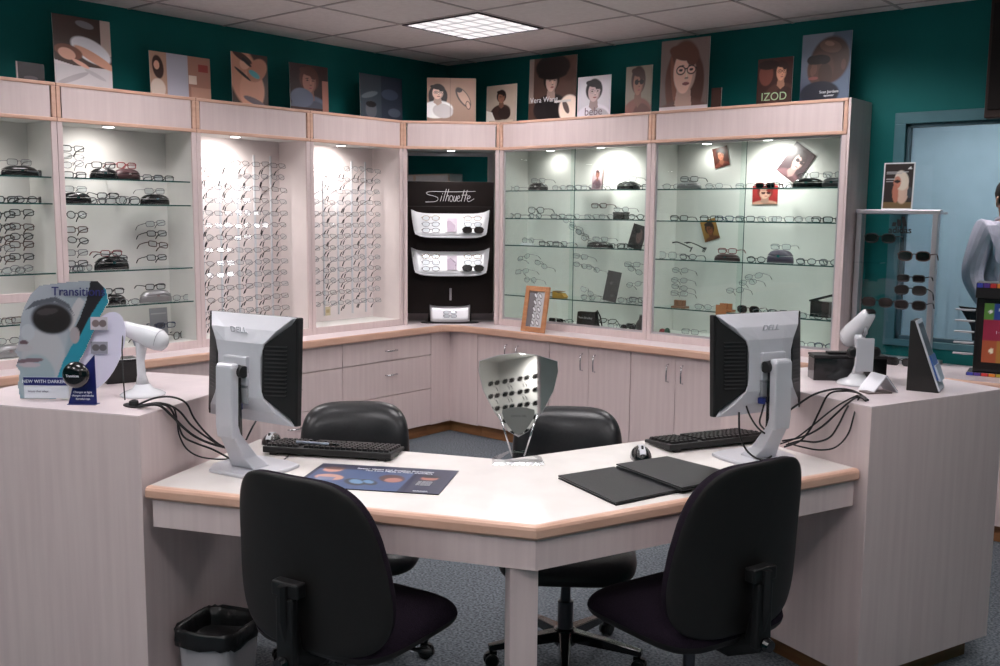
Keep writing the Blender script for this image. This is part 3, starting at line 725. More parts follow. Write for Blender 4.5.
# ------------------------------------------------------------------ shield shaped mirror on its acrylic foot
mp = atz(518, 462, HD)
mi_ = thing('tabletop_mirror', 'shield shaped mirror on thin legs and clear foot at the bend of the desk', 'mirror', (mp.x, mp.y, HD), CAM_TH+R(2))
def shield(w_, h_, n=10):
    pts = [(-w_/2, h_*.90), (-w_*.25, h_*.97), (0, h_), (w_*.25, h_*.97), (w_/2, h_*.90), (w_*.51, h_*.78), (w_*.45, h_*.55), (w_*.31, h_*.30), (w_*.13, h_*.07), (.0, 0), (-w_*.13, h_*.07), (-w_*.31, h_*.30), (-w_*.45, h_*.55), (-w_*.51, h_*.78)]
    return pts
MM = Matrix.Translation((0, 0, .085)) @ Matrix.Rotation(R(90-9.5), 4, 'X')
obj('mirror_plate', MB().prism(shield(.255, .275), -.0, .004, 0, MM), MIRROR, mi_)
obj('mirror_back', MB().prism(shield(.259, .279), -.005, -.0005, 0, Matrix.Translation((0, 0, .083)) @ Matrix.Rotation(R(90-9.5), 4, 'X')), ALU, mi_)
obj('nameplate', MB().prism([(x, y+.006) for x, y in shield(.105, .092)], .0042, .006, 0, MM), mat('plate_silver', (150, 152, 150), .3, metal=.8), mi_)
text('lettering', 'COSTA DEL', .010, mat('plate_text', (80, 80, 82), .5), mi_, (0, -.0195+.0, .155), (R(80.5), 0, 0))
for sg in (-1, 1): obj('leg', MB().tube([(sg*.02, 0, .02), (sg*.062, .002, .16)], .0032, 8), CHROME, mi_, smooth=True)
obj('foot', MB().loft([[(-.085, -.04, 0), (.085, -.04, 0), (.085, .04, 0), (-.085, .04, 0)], [(-.08, -.036, .008), (.08, -.036, .008), (.08, .036, .008), (-.08, .036, .008)], [(-.03, -.015, .035), (.03, -.015, .035), (.03, .015, .035), (-.03, .015, .035)]]), ACRYL, mi_)

# ------------------------------------------------------------------ barcode scanners
def scanner(label, p, rz, headtilt=-20, s=1.0):
    t = thing('barcode_scanner', label, 'scanner', (p[0], p[1], HP), rz, 'barcode scanners on stands')
    t.scale = (s,)*3
    obj('stand_foot', MB().lathe([(.062, 0), (.064, .004), (.055, .010), (.030, .020), (.020, .034)], 28), WHITEG, t, smooth=True)
    obj('stand_neck', MB().loft([[(x, y+oy, z) for x, y in ell(0, 0, rx_, ry_, 16)] for rx_, ry_, oy, z in ((.021, .019, 0, .030), (.014, .012, .002, .06), (.013, .011, .004, .10), (.017, .015, .0, .14), (.024, .022, -.006, .158))]), WHITEG, t, smooth=True)
    M = Matrix.Translation((0, -.01, .178)) @ Matrix.Rotation(R(headtilt), 4, 'X')
    rings = []
    for y, w_, h_, oz in ((-.072, .014, .012, -.004), (-.064, .026, .024, -.003), (-.045, .034, .031, 0), (-.015, .034, .030, 0), (.015, .030, .025, 0), (.045, .026, .021, .001), (.066, .022, .018, .002), (.074, .012, .010, .002)):
        rings.append([(x, y, z+oz) for x, z in ell(0, 0, w_, h_, 18, 2.6)])
    h = obj('scanner_head', MB().loft([r_[::-1] for r_ in rings], 0, M), WHITEG, t, smooth=True)
    obj('head_stripe', MB().loft([[(x, y, z) for x, z in ell(0, .001, .0335, .0295, 18, 2.6)][::-1] for y in (-.048, -.042)], 0, M), GREYP, h, smooth=True)
    obj('scan_window', MB().box(-.016, .016, .074, .080, -.008, .010, 0, M), BLACKG, h, bevel=.003)
    obj('trigger', MB().tube([(0, .028, -.018), (0, .016, -.036), (0, .004, -.032)], .006, 8, 0, M=M), GREYP, h, smooth=True)
    return t
p = atz(143, 395, HP); scanner('white barcode scanner on a stand on the left pedestal, by the cable hole', (p.x, p.y), R(125), headtilt=18, s=1.12)
tag(obj('scanner_cord', MB().tube([tuple(atd(u, v, d_)) for u, v, d_ in ((123, 333, 3.1), (122, 350, 3.09), (123, 375, 3.07), (125, 400, 3.04))], .0022, 6), CABLE, smooth=True), 'thin black cord hanging from the left scanner head to the cable hole', 'cord')
p = atz(857, 384, HP); sR = scanner('white barcode scanner on a stand on the right pedestal, pointing up', (p.x, p.y), R(-118), headtilt=46, s=1.15)

bpk = Matrix.Rotation(CAM_TH+R(8)-R(-118), 4, 'Z')
obj('bracket_plate', MB().box(-.030, .030, -.040, -.032, .045, .150, 0, bpk), SILVER, sR, bevel=.003)
for sg in (-1, 1): obj('side_knob', MB().lathe([(.012, -.008), (.018, -.004), (.018, .004), (.012, .008)], 16, 0, bpk @ Matrix.Translation((sg*.037, -.03, .105)) @ Matrix.Rotation(R(90), 4, 'X')), BLACK, sR)
# ------------------------------------------------------------------ cables
gm = atz(134, 406, HP)
cg = thing('cable_grommet', 'black oval cable grommet near the front corner of the left pedestal', 'cable grommet', (gm.x, gm.y, HP))
obj('ring', MB().prism(ell(0, 0, .045, .026, 24), 0, .004), BLACK, cg, bevel=.001)
obj('cap', MB().lathe([(.016, .004), (.014, .016), (.006, .020)], 14), BLACK, cg)
def smoothpts(P, n=6):
    out = []; Q = [P[0]]+P+[P[-1]]
    for i in range(1, len(Q)-2):
        for k in range(n):
            t_ = k/n; a, b, c, d = Q[i-1], Q[i], Q[i+1], Q[i+2]
            out.append(.5*((2*b)+(c-a)*t_+(2*a-5*b+4*c-d)*t_*t_+(3*b-a-3*c+d)*t_**3))
    out.append(Q[-2]); return out
uLp = Vector((math.cos(aL), math.sin(aL), 0)); uRp = Vector((-math.cos(aR), -math.sin(aR), 0))
def face(u, v, o_, n_, off):
    r = ray(u, v); return CC+r*((n_.dot(o_)+off-n_.dot(CC))/n_.dot(r))
def cpt(u, v, d_):
    if d_ == 'T': return atz(u, v, HP+.006)
    if isinstance(d_, tuple): return face(u, v, BL if d_[0] == 'L' else BR, uLp if d_[0] == 'L' else uRp, d_[1])
    if d_ == 'D': return atz(u, v, HD+.006)
    return Vector(atd(u, v, d_))
def cable(label, pix, r=.0032, group=None):
    P = [cpt(u, v, d_) for u, v, d_ in pix]
    o = obj('cable', MB().tube([tuple(x) for x in smoothpts(P)], r, 8), CABLE, None, smooth=True); o['label'] = label; o['category'] = 'cable'
    if group: o['group'] = group
    return o
gl = 'black cables from the left pedestal to the left monitor'; dG = (gm-CC).dot(_F)
la = atz(238, 462, HD+.01); dA = (la-CC).dot(_F)
cable('highest arching black cable from the left pedestal grommet to the left monitor', [(137, 405, 'T'), (155, 398, ('L', .002)), (172, 397, ('L', .012)), (186, 403, ('L', .03)), (194, 418, ('L', .05)), (206, 433, ('L', .07)), (222, 446, ('L', .11)), (238, 449, ('L', .16))], group=gl)
cable('black cable running straight below the arching one to the left monitor', [(138, 406, 'T'), (160, 403, ('L', .006)), (178, 410, ('L', .02)), (192, 426, ('L', .04)), (208, 438, ('L', .06)), (224, 447, ('L', .10)), (240, 450, ('L', .15))], group=gl)
cable('thick black cable sagging mid bundle toward the left monitor foot', [(138, 407, 'T'), (158, 405, ('L', .004)), (172, 416, ('L', .015)), (184, 428, ('L', .03)), (196, 437, ('L', .045)), (212, 444, ('L', .08)), (232, 449, ('L', .13))], .0042, group=gl)
cable('black cable looping low over the left pedestal side to the desk', [(146, 406, 'T'), (158, 404, ('L', .003)), (170, 408, ('L', .012)), (178, 424, ('L', .02)), (184, 437, ('L', .03)), (198, 444, ('L', .05)), (214, 450, ('L', .08)), (236, 462, ('L', .12))], group=gl)
cable('lowest black cable drooping nearly to the desk top at left', [(146, 405, 'T'), (160, 403, ('L', .004)), (173, 407, ('L', .012)), (177, 420, ('L', .015)), (179, 434, ('L', .02)), (186, 448, ('L', .03)), (198, 456, ('L', .04)), (214, 459, ('L', .06)), (228, 459, ('L', .09))], .0026, group=gl)
dB = (atz(782, 458, HD+.01)-CC).dot(_F)
g2 = 'black cables from the right pedestal to the right monitor'
F = lambda o_: ('R', o_)
cable('highest black cable arching from the right pedestal to behind the right monitor', [(868, 400, 'T'), (860, 394, 'T'), (850, 390, F(.004)), (835, 389, F(.03)), (815, 394, F(.06)), (800, 403, F(.09)), (790, 410, F(.12)), (778, 420, F(.14))], .0036, group=g2)
cable('black cable curving steeply down from the right pedestal edge', [(866, 398, 'T'), (858, 393, 'T'), (845, 391, F(.01)), (829, 394, F(.03)), (819, 412, F(.04)), (811, 428, F(.05)), (800, 441, F(.08)), (784, 447, F(.13))], group=g2)
cable('black cable sweeping straight down to the right monitor foot', [(866, 399, 'T'), (857, 396, 'T'), (842, 403, F(.02)), (828, 413, F(.03)), (812, 426, F(.05)), (796, 438, F(.09)), (780, 444, F(.13))], .0026, group=g2)
cable('black cable running beside the straight one at the right', [(866, 400, 'T'), (858, 397, 'T'), (848, 403, F(.012)), (836, 414, F(.03)), (820, 428, F(.05)), (802, 437, F(.08)), (782, 441, F(.13))], group=g2)
cable('black cable with a wide belly over the right end of the desk', [(864, 399, 'T'), (856, 396, 'T'), (847, 408, F(.01)), (839, 424, F(.02)), (830, 437, F(.03)), (816, 442, F(.05)), (800, 441, F(.08)), (786, 445, F(.12))], group=g2)
cable('lowest black cable drooping farthest below the right pedestal edge', [(866, 401, 'T'), (859, 398, 'T'), (854, 415, F(.008)), (848, 434, F(.015)), (836, 447, F(.025)), (820, 450, F(.04)), (802, 447, F(.07)), (788, 443, F(.1))], .0028, group=g2)
cable('short black cable hanging from the ports of the left monitor', [(258, 405, dA+.08), (257, 418, dA+.06), (252, 428, dA+.02), (246, 440, dA)], .003)
cable('thin black cord lying in a loop by the left monitor foot', [(246, 458, 'D'), (256, 465, 'D'), (276, 464, 'D'), (288, 456, 'D'), (292, 448, 'D')], .0022)
cable('black cable hanging from the left port of the right monitor', [(739, 412, dB-.06), (740, 435, dB-.06), (748, 452, dB-.06), (762, 460, dB-.06), (772, 456, dB-.06)], .0034)
cable('black cable curving from the middle ports of the right monitor', [(744, 398, dB-.06), (750, 416, dB-.06), (760, 430, dB-.06), (774, 438, dB-.04)], .003)
cable('blue plugged black cable beside the right monitor arm', [(766, 398, dB-.06), (762, 412, dB-.06), (760, 424, dB-.06), (770, 434, dB-.04)], .003)

# ------------------------------------------------------------------ left pedestal: face shaped board, lens placard, black box
NAVY = col((26, 34, 100), .35)
def place(u0, u1, v, z=HP):
    a, b = atz(u0, v, z), atz(u1, v, z); return a, b
sd_ = atz(70, 400, HP); dep = (sd_-CC).dot(_F); px = dep/CAM_F
st = thing('display_standee', 'face shaped advertising board with dark sunglass lens and white oval card', 'advertising board', (sd_.x, sd_.y, HP), CAM_TH+R(0))
def L(u, v): return ((u-70)*px, (401-v)*px)
w_, h_ = 92*px, 120*px
out = [(20, 399), (18, 385), (20, 372), (16, 366), (19, 358), (15, 352), (19, 342), (20, 330), (21, 318), (25, 306), (31, 294), (40, 286), (60, 283), (84, 281), (98, 281), (106, 290), (108, 302), (100, 316), (94, 330), (84, 352), (70, 378), (56, 399)]
pl_ = [((u-14)/98, (400-v)/120) for u, v in out]
ops = [('g', (120, 146, 154), (150, 156, 164)), ('e', .25, .55, .30, .45, -12, (158, 162, 170)), ('e', .30, .35, .22, .25, 0, (172, 172, 176)), ('e', .22, .18, .2, .2, 0, (150, 164, 170)),
       ('p', [(.98, .98), (.86, 1), (.70, .62), (.50, .32), (.36, .0), (.75, 0), (1, .5)], (40, 132, 152)),
       ('p', [(.93, 1), (.78, 1), (.74, .84), (.66, .66), (.60, .58), (.58, .50), (.66, .52), (.76, .68), (.90, .86)], (34, 28, 32)),
       ('p', [(.58, .56), (.72, .82), (.66, .86), (.50, .66)], (176, 172, 174)),
       ('p', [(.10, .74), (.20, .82), (.42, .86), (.56, .80), (.62, .70), (.56, .76), (.42, .82), (.22, .78)], (84, 86, 94)),
       ('e', .385, .68, .215, .135, -2, (96, 96, 104)), ('e', .385, .675, .195, .12, -2, (34, 27, 27)), ('e', .34, .735, .11, .028, 6, (66, 58, 60)), ('e', .14, .56, .07, .07, 0, (174, 178, 184)),
       ('e', .10, .475, .045, .02, 0, (92, 70, 76)), ('e', .10, .43, .09, .03, 0, (172, 168, 172)), ('e', .16, .325, .14, .02, 4, (110, 90, 98)), ('e', .16, .29, .11, .02, 0, (178, 166, 172)), ('e', .62, .54, .05, .07, 0, (160, 150, 152))]
fb = picture('face_board', 98*px, 120*px, ops, st, ((63-70)*px, 0, 0), (R(-6), 0, 0), n=120, t=.005, poly=pl_, side=WHITE)
text('lettering', 'Transitions', 12.5*px, mat('print_navy', (40, 40, 100), .5), st, L(79, 297)[:1]+(.0072-.002+.105*L(0, 300)[1]-.010,)+L(79, 297)[1:], (R(84), 0, R(0)), xs=.95, bold=.0003)
oc = MB().prism(ell(0, 0, 20*px, 42*px, 36), 0, .004, 0, Matrix.Translation((29*px, .035, 48*px)) @ Matrix.Rotation(R(84), 4, 'X') @ Matrix.Rotation(R(-22), 4, 'Z'))
oval = obj('oval_card', oc, mat('card_white', (216, 212, 232), .4), st)
picture('glasses_photo', 17*px, 13*px, [('bg', (190, 184, 192)), ('e', .3, .5, .22, .28, 0, (120, 104, 104)), ('e', .72, .5, .22, .28, 0, (110, 96, 98))], oval, (29*px, .022, 70*px), (R(-6), 0, 0), t=.001)
picture('glasses_photo', 17*px, 12*px, [('bg', (150, 148, 160)), ('e', .3, .5, .22, .28, 0, (96, 90, 94)), ('e', .72, .5, .22, .28, 0, (92, 88, 94))], oval, (28*px, .024, 46*px), (R(-6), 0, 0), t=.001)
pc = obj('price_card', MB().box(-42*px, 2*px, -.022, -.019, 3*px, 24*px), mat('card_pale', (214, 218, 226), .4), st)
obj('card_header', MB().box(-42*px, 2*px, -.0235, -.0221, 16*px, 24*px), NAVY, pc)
text('lettering', 'NEW WITH DARKER', 4.6*px, TXT, pc, (-22*px, -.0237, 18.4*px))
text('lettering', 'lenses that adapt', 3*px, mat('print_grey', (110, 112, 130), .5), pc, (-28*px, -.0222, 9*px))
obj('easel', MB().box(-.03, .03, .05, .054, 0, .14).box(-.03, .03, 0, .05, 0, .003), WHITE, st)
tp = atz(82, 405, HP); tpx = (tp-CC).dot(_F)/CAM_F
tr = thing('lens_placard', 'small navy triangular placard holding a glossy black lens ball', 'placard', (tp.x, tp.y, HP), CAM_TH+R(-2))
obj('card', MB().prism([(-15*tpx, 0), (14*tpx, 0), (12*tpx, 50*tpx), (-8*tpx, 27*tpx)], 0, .003, 0, Matrix.Translation((0, .01, .0005)) @ Matrix.Rotation(R(86), 4, 'X')), NAVY, tr)
obj('card_foot', MB().box(-15*tpx, 14*tpx, -.001, .03, 0, .002), NAVY, tr)
import itertools
ball = [(math.sin(PI*i/14)*13.5*tpx+1e-5, -math.cos(PI*i/14)*13.5*tpx*.55) for i in range(15)]
bl_ = obj('lens_ball', MB().lathe(ball, 30, 0, Matrix.Translation((-3*tpx, -.012, 31*tpx)) @ Matrix.Rotation(R(90), 4, 'X')), BLACKG, tr, smooth=True)
text('lettering', 'Transitions', 3.6*tpx, TXT, tr, (-3*tpx, -.012-7.6*tpx, 30*tpx), xs=.8)
for k_, s_ in enumerate(('Changes as light', 'changes and blocks', 'harmful rays')): text('lettering', s_, 2.9*tpx, TXT, tr, (1*tpx, .0035-.002, (12-3.4*k_)*tpx), (R(86), 0, 0))
bx = atz(118, 383, HP)
b2 = thing('card_box', 'black open box behind the oval card on the left pedestal', 'box', (bx.x-.02, bx.y+.02, HP), CAM_TH+R(35))
obj('tray', MB().box(-.055, .055, -.04, .04, 0, .075), SATIN, b2, bevel=.003)
obj('lid', MB().box(-.057, .057, -.042, .042, .0755, .084), BLACKG, b2, bevel=.002)

# ------------------------------------------------------------------ right pedestal
def pxs(p): return (p-CC).dot(_F)/CAM_F
bb = atz(838, 382, HP)
t = thing('black_case', 'long glossy black box with a flat lid behind the right scanner', 'box', (bb.x-.025, bb.y+.06, HP), CAM_TH+R(-3))
q = pxs(bb)
obj('case_body', MB().box(-27*q, 45*q, -.04, .045, 0, 23*q), BLACKG, t, bevel=.003)
obj('case_lid', MB().box(-27.5*q, 45.5*q, -.042, .047, 23*q+.0005, 26*q), BLACK, t, bevel=.003)
obj('inner_slot', MB().box(-12*q, 30*q, -.02, .02, 26*q, 28.5*q), BLACK, t, bevel=.002)
tn = atz(878, 391, HP)
t = thing('card_holder', 'folded silver metal tent shaped card holder beside the right cables', 'card holder', (tn.x, tn.y, HP), CAM_TH+R(12))
obj('tent', MB().prism([(-.05, 0), (0, .062), (.05, 0), (.046, 0), (0, .056), (-.046, 0)], -.045, .045, 0, Matrix.Rotation(R(90), 4, 'X')), SILVER, t)
obj('dark_card', MB().add([(.006, -.038, .058), (.050, -.038, .004), (.050, .038, .004), (.006, .038, .058), (.0075, -.038, .0595), (.0515, -.038, .0055), (.0515, .038, .0055), (.0075, .038, .0595)], [(0, 1, 2, 3), (7, 6, 5, 4), (0, 4, 5, 1), (1, 5, 6, 2), (2, 6, 7, 3), (3, 7, 4, 0)]), mat('screen_grey', (70, 82, 84), .2), t)
obj('base_plate', MB().box(-.075, .02, -.055, .0, 0, .005), mat('bronze_grey', (120, 104, 100), .35, metal=.5), t, bevel=.002)
wg = atz(930, 390, HP); q = pxs(wg)
t = thing('brochure_wedge', 'black wedge stand with silver frame holding blue brochures on the right pedestal', 'brochure holder', (wg.x-.01, wg.y+.0, HP), CAM_TH+R(58))
tri = [(-.10, 0), (.035, 0), (-.085, 73*q), (-.10, 73*q)]
# side profile in local YZ, slanted face towards -Y
def yz(pts, x0, x1, mb=None, mi=0):
    mb = mb or MB(); return mb.loft([[(x, -p[0], p[1]) for p in pts] for x in (x0, x1)], mi)
prof = [(-.06, 0), (.045, 0), (-.045, .245), (-.06, .245)]
obj('wedge_body', yz(prof, -.055, .055), SATIN, t, bevel=.002)
nv = Vector((0, -.245, .09)).normalized()
def slab(x0, x1, s0, s1, th0, th1):
    b = Vector((0, -.045, 0)); e_ = (Vector((0, .045, .245))-b); mb = MB()
    n_ = Vector((0, -.245, .09)).normalized(); n_ = Vector((0, -e_.z, e_.y)).normalized()
    c_ = [b+e_*s+Vector((x, 0, 0))+n_*h for h in (th0, th1) for s in (s0, s1) for x in (x0, x1)]
    return mb.add([tuple(v) for v in c_], [(0, 2, 3, 1), (4, 5, 7, 6), (0, 1, 5, 4), (2, 6, 7, 3), (0, 4, 6, 2), (1, 3, 7, 5)])
obj('silver_frame', slab(-.056, .056, .02, 1.0, .0005, .006), SILVER, t, bevel=.001)
obj('dark_picture', slab(-.045, .045, .50, .95, .0062, .007), mat('pic_dark', (58, 52, 56), .3), t)
obj('brochure', slab(-.047, .047, .16, .50, .0062, .012), col((62, 96, 160), .4), t)
obj('brochure', slab(-.047, .040, .14, .36, .0122, .018), col((180, 190, 204), .4), t)
bx = atz(914, 386, HP); q = pxs(bx)
t = thing('navy_leaflet_box', 'small navy leaflet box left of the black wedge stand', 'box', (bx.x+.015, bx.y+.03, HP), CAM_TH+R(12))
obj('box_body', yz([(-.03, 0), (.03, 0), (.03, 30*q), (-.03, 40*q)], -.03, .03), BLACK, t)
obj('navy_front', MB().box(-.031, -.006, -.0315, -.0302, 0, 38*q*.8), NAVY, t)
obj('white_label', MB().box(-.029, -.010, -.033, -.0316, .004, .036), WHITEG, t)
tw = atz(984, 376, HC); q = pxs(tw)
t = thing('colour_tower', 'black display tower with rainbow squares on the window counter at the right edge', 'display tower', (tw.x+.04, tw.y+.08, HC), R(10)); t.scale = (1.3, 1.3, .97)
obj('tower_base', MB().box(-.105, .105, -.07, .09, 0, .012), BLACK, t, bevel=.002)
rc = [(60, 70, 170), (90, 60, 150), (210, 60, 60), (230, 140, 50), (200, 180, 60), (90, 170, 110), (60, 120, 190), (150, 60, 140)]
def strip(nm, x0, x1, y, z0, z1, par, ncol=8):
    n_ = ncol; w1 = (x1-x0)/n_
    ops_ = [('bg', (30, 30, 30))]+[('r', k/n_+.01, 0, (k+1)/n_-.01, 1, rc[k % 8]) for k in range(n_)]
    return picture(nm, x1-x0, z1-z0, ops_, par, ((x0+x1)/2, y, z0), n=64, t=.002)
strip('rainbow_strip', -.104, .104, -.0725, .002, .018, t)
obj('tower_body', MB().box(-.085, .10, -.045, .06, .012, 80*q), BLACKG, t, bevel=.003)
obj('tower_cap', MB().box(-.09, .10, -.055, .07, 80*q+.0005, 96*q), BLACK, t, bevel=.002)
strip('rainbow_strip', -.088, .098, -.0575, 91*q, 95.5*q, t)
fm = [('bg', (30, 20, 30)), ('r', 0, .72, .33, 1, (92, 140, 60)), ('r', .33, .72, .62, 1, (44, 72, 150)), ('r', .62, .72, 1, 1, (92, 52, 120)), ('r', 0, .38, 1, .72, (160, 44, 74)), ('r', 0, 0, .45, .38, (180, 92, 60)), ('r', .45, 0, 1, .38, (180, 128, 62)), ('e', .2, .86, .06, .03, 0, (240, 240, 240)), ('e', .5, .9, .04, .03, 0, (240, 240, 240)), ('e', .8, .86, .06, .03, 0, (90, 200, 200)), ('e', .3, .2, .07, .05, 0, (240, 230, 200))]
pp = picture('colour_panel', .112, 61*q, fm, t, (0, -.0475, 14*q), n=60, t=.002, side=BLACK)
text('lettering', '1·2', .022, TXT, pp, (0, -.001, 30*q))
for k in range(5):
    ar = obj('display_arm', MB().tube([(-.086, 0, (19+11.5*k)*q), (-.155, -.004, (20+11.5*k)*q)], .003, 8), CHROME, t, smooth=True)
    obj('clip', MB().box(-.162, -.09, -.014, .006, (19+11.5*k)*q+.003, (20.5+11.5*k)*q+.003), ALU, ar, bevel=.001)

# ------------------------------------------------------------------ sunglass rack on the window counter
rk0 = atz(853, 356, HC); ry = 5.50
a_ = aty(858, 212, ry); b_ = aty(940, 212, ry)
rw = b_.x-a_.x; rh = 1.632-HC
rack = thing('sunglass_rack', 'clear panel sunglass rack with silver posts on the window counter', 'rack', (a_.x, ry, HC), 0)
f = MB().box(0, .022, -.02, .02, 0, rh).box(rw-.022, rw, -.02, .02, 0, rh)
obj('post', MB().box(0, .030, -.02, .02, .02, rh-.012), ALU, rack, bevel=.003); obj('post', MB().box(rw-.030, rw, -.02, .02, .02, rh-.012), ALU, rack, bevel=.003)
obj('post', MB().box(rw-.06, rw-.045, .10, .12, .02, rh-.02), ALU, rack, bevel=.003)
obj('top_bar', MB().box(-.004, rw+.010, -.026, .026, rh-.0118, rh+.012).box(rw-.07, rw+.006, .026, .125, rh-.0118, rh), ALU, rack, bevel=.003)
obj('base', MB().box(-.003, rw+.03, -.07, .12, 0, .02), ALU, rack, bevel=.004)
obj('clear_panel', MB().box(.022, rw-.022, -.002, .002, .02, rh-.012), ACRYL, rack)
for vv in (262, 230): 
    zz = aty(880, vv, ry).z-HC
    if vv == 262: obj('clear_ledge', MB().box(.025, .17, -.10, -.003, zz-.005, zz), [ACRYL], rack)
tx = aty(900, 233, ry)
text('lettering', 'adidas', .05, BLACK, rack, (tx.x-a_.x, -.0035, tx.z-HC), bold=.001)
for k in range(3): obj('logo_stripe', MB().loft([[(x, -.0035, z), (x+.020, -.0035, z), (x+.020-.0+.0, -.0028, z), (x, -.0028, z)] for x, z in ((tx.x-a_.x-.045+.030*k, tx.z-HC+.036), (tx.x-a_.x-.045+.030*k-.004-.008*(k-1), tx.z-HC+.036+.022+.016*k))]), BLACK, rack)
pa = aty(882, 210, ry); 
ops = [('bg', (236, 236, 238)), ('r', .05, .03, .95, .97, (44, 32, 30)), ('r', .05, .03, .95, .16, (120, 96, 62)), ('e', .62, .42, .22, .30, 10, (212, 180, 160)), ('e', .60, .62, .24, .20, -30, (222, 208, 192)), ('e', .46, .58, .12, .13, 0, (196, 130, 108)), ('e', .46, .60, .10, .035, 0, (30, 20, 20)), ('e', .42, .34, .10, .20, 10, (188, 120, 98)), ('e', .88, .36, .08, .12, 0, (60, 66, 72)), ('r', .08, .80, .80, .815, (190, 190, 190)), ('r', .08, .765, .6, .78, (180, 180, 180)), ('r', .08, .64, .38, .66, (210, 210, 210)), ('r', .08, .59, .34, .605, (180, 180, 180)), ('p', [(.78, .86), (.85, .92), (.92, .86)], (230, 230, 230))]
po = picture('tabletop_sign', .165, .255, ops, None, (pa.x+.078, ry, 1.645), (R(-3), 0, 0), n=60); tag(po, 'small framed picture sign standing on top of the clear sunglass rack', 'sign')

# ------------------------------------------------------------------ eyeglasses
WIRE = dict(black=col((20, 19, 20), .35), silver=mat('wire_silver', (112, 110, 114), .3, metal=.8), gold=mat('wire_gold', (150, 116, 70), .3, metal=.8), brown=col((70, 40, 28), .35),
            blue=col((36, 50, 84), .3), red=col((120, 28, 30), .35), bronze=mat('wire_bronze', (74, 50, 42), .35, metal=.6), grey=col((74, 74, 80), .35))
TIP = mat('temple_tip', (20, 12, 14), .4)
def rim(cx, w_, h_, e, n=18):
    return [(cx+x, 0, h_+z) for x, z in ell(0, 0, w_, h_, n, e)]
def eg_parts(shape, r, one=False):
    """front, temple pair and lens pair; origin under the middle of the front, temples run back along +Y"""
    w_, h_, e = dict(rect=(.026, .0155, 4.2), oval=(.0245, .0165, 2.2), round=(.0225, .0195, 2.0), wide=(.031, .0215, 2.7))[shape]
    cx = w_+.0085
    fr = MB()
    for sg in (-1, 1): fr.tube([(x, 0, z) for x, _, z in rim(sg*cx, w_, h_, e)], r, 6, closed=True)
    fr.tube([(-.009, 0, h_*1.25), (-.004, -.001, h_*1.45), (.004, -.001, h_*1.45), (.009, 0, h_*1.25)], r, 6)
    for sg in (-1, 1): fr.tube([(sg*(cx+w_-.001), 0, h_*1.35), (sg*(cx+w_+.004), .003, h_*1.4)], r*1.15, 6)
    tm = []
    for sg in (-1, 1):
        x = sg*(cx+w_+.0045)
        tm.append(([(x, .002, h_*1.4), (x, .05, h_*1.4+.001), (x*.99, .088, h_*1.35), (x*.97, .098, h_*1.2)], [(x*.97, .098, h_*1.2), (x*.955, .112, h_*.7), (x*.945, .124, .0015)]))
    ln = []
    for sg in (-1, 1):
        m_ = MB(); pts = ell(sg*cx, 0, w_*.97, h_*.97, 18, e); vs = [(x, -.0006, h_+z) for x, z in pts]+[(x, .0006, h_+z) for x, z in pts]; n_ = 18
        m_.add(vs, [tuple(range(n_)), tuple(range(n_, 2*n_))[::-1]]); ln.append(m_)
    return fr, tm, ln
PROTO = {}
def eg_proto(shape, colr, thick, sun):
    key = (shape, colr, thick, sun)
    if key not in PROTO:
        r = .0026 if thick else .0015
        fr, tm, ln = eg_parts(shape, r)
        PROTO[key] = (mesh('frame_front', fr, WIRE[colr], True), [mesh('temple', MB().tube(a, r, 6), WIRE[colr], True) for a, b in tm], [mesh('temple_tip', MB().tube(b, r*1.25, 6), TIP if not thick else WIRE[colr], True) for a, b in tm], [mesh('lens', l, DARKLENS if sun else LENS) for l in ln])
    return PROTO[key]
def glasses(label, loc, rot, shape='rect', colr='black', thick=True, sun=False, group=None, scale=1.0):
    t = thing('sunglasses' if sun else 'eyeglasses', label, 'sunglasses' if sun else 'eyeglasses', loc, 0, group)
    t.rotation_euler = rot if isinstance(rot, tuple) else (0, 0, rot); t.scale = (scale,)*3
    f, tm, tp_, ln = eg_proto(shape, colr, thick, sun)
    def k(nm, me, p):
        o = bpy.data.objects.new(nm, me); C.objects.link(o); o.parent = p; return o
    k('frame_front', f, t)
    for a, b in zip(tm, tp_): k('temple_tip', b, k('temple', a, t))
    for l in ln: k('lens', l, t)
    return t
ORD = ['first', 'second', 'third', 'fourth', 'fifth', 'sixth', 'seventh', 'eighth', 'ninth', 'tenth', 'eleventh', 'twelfth', 'thirteenth', 'fourteenth', 'fifteenth', 'sixteenth']
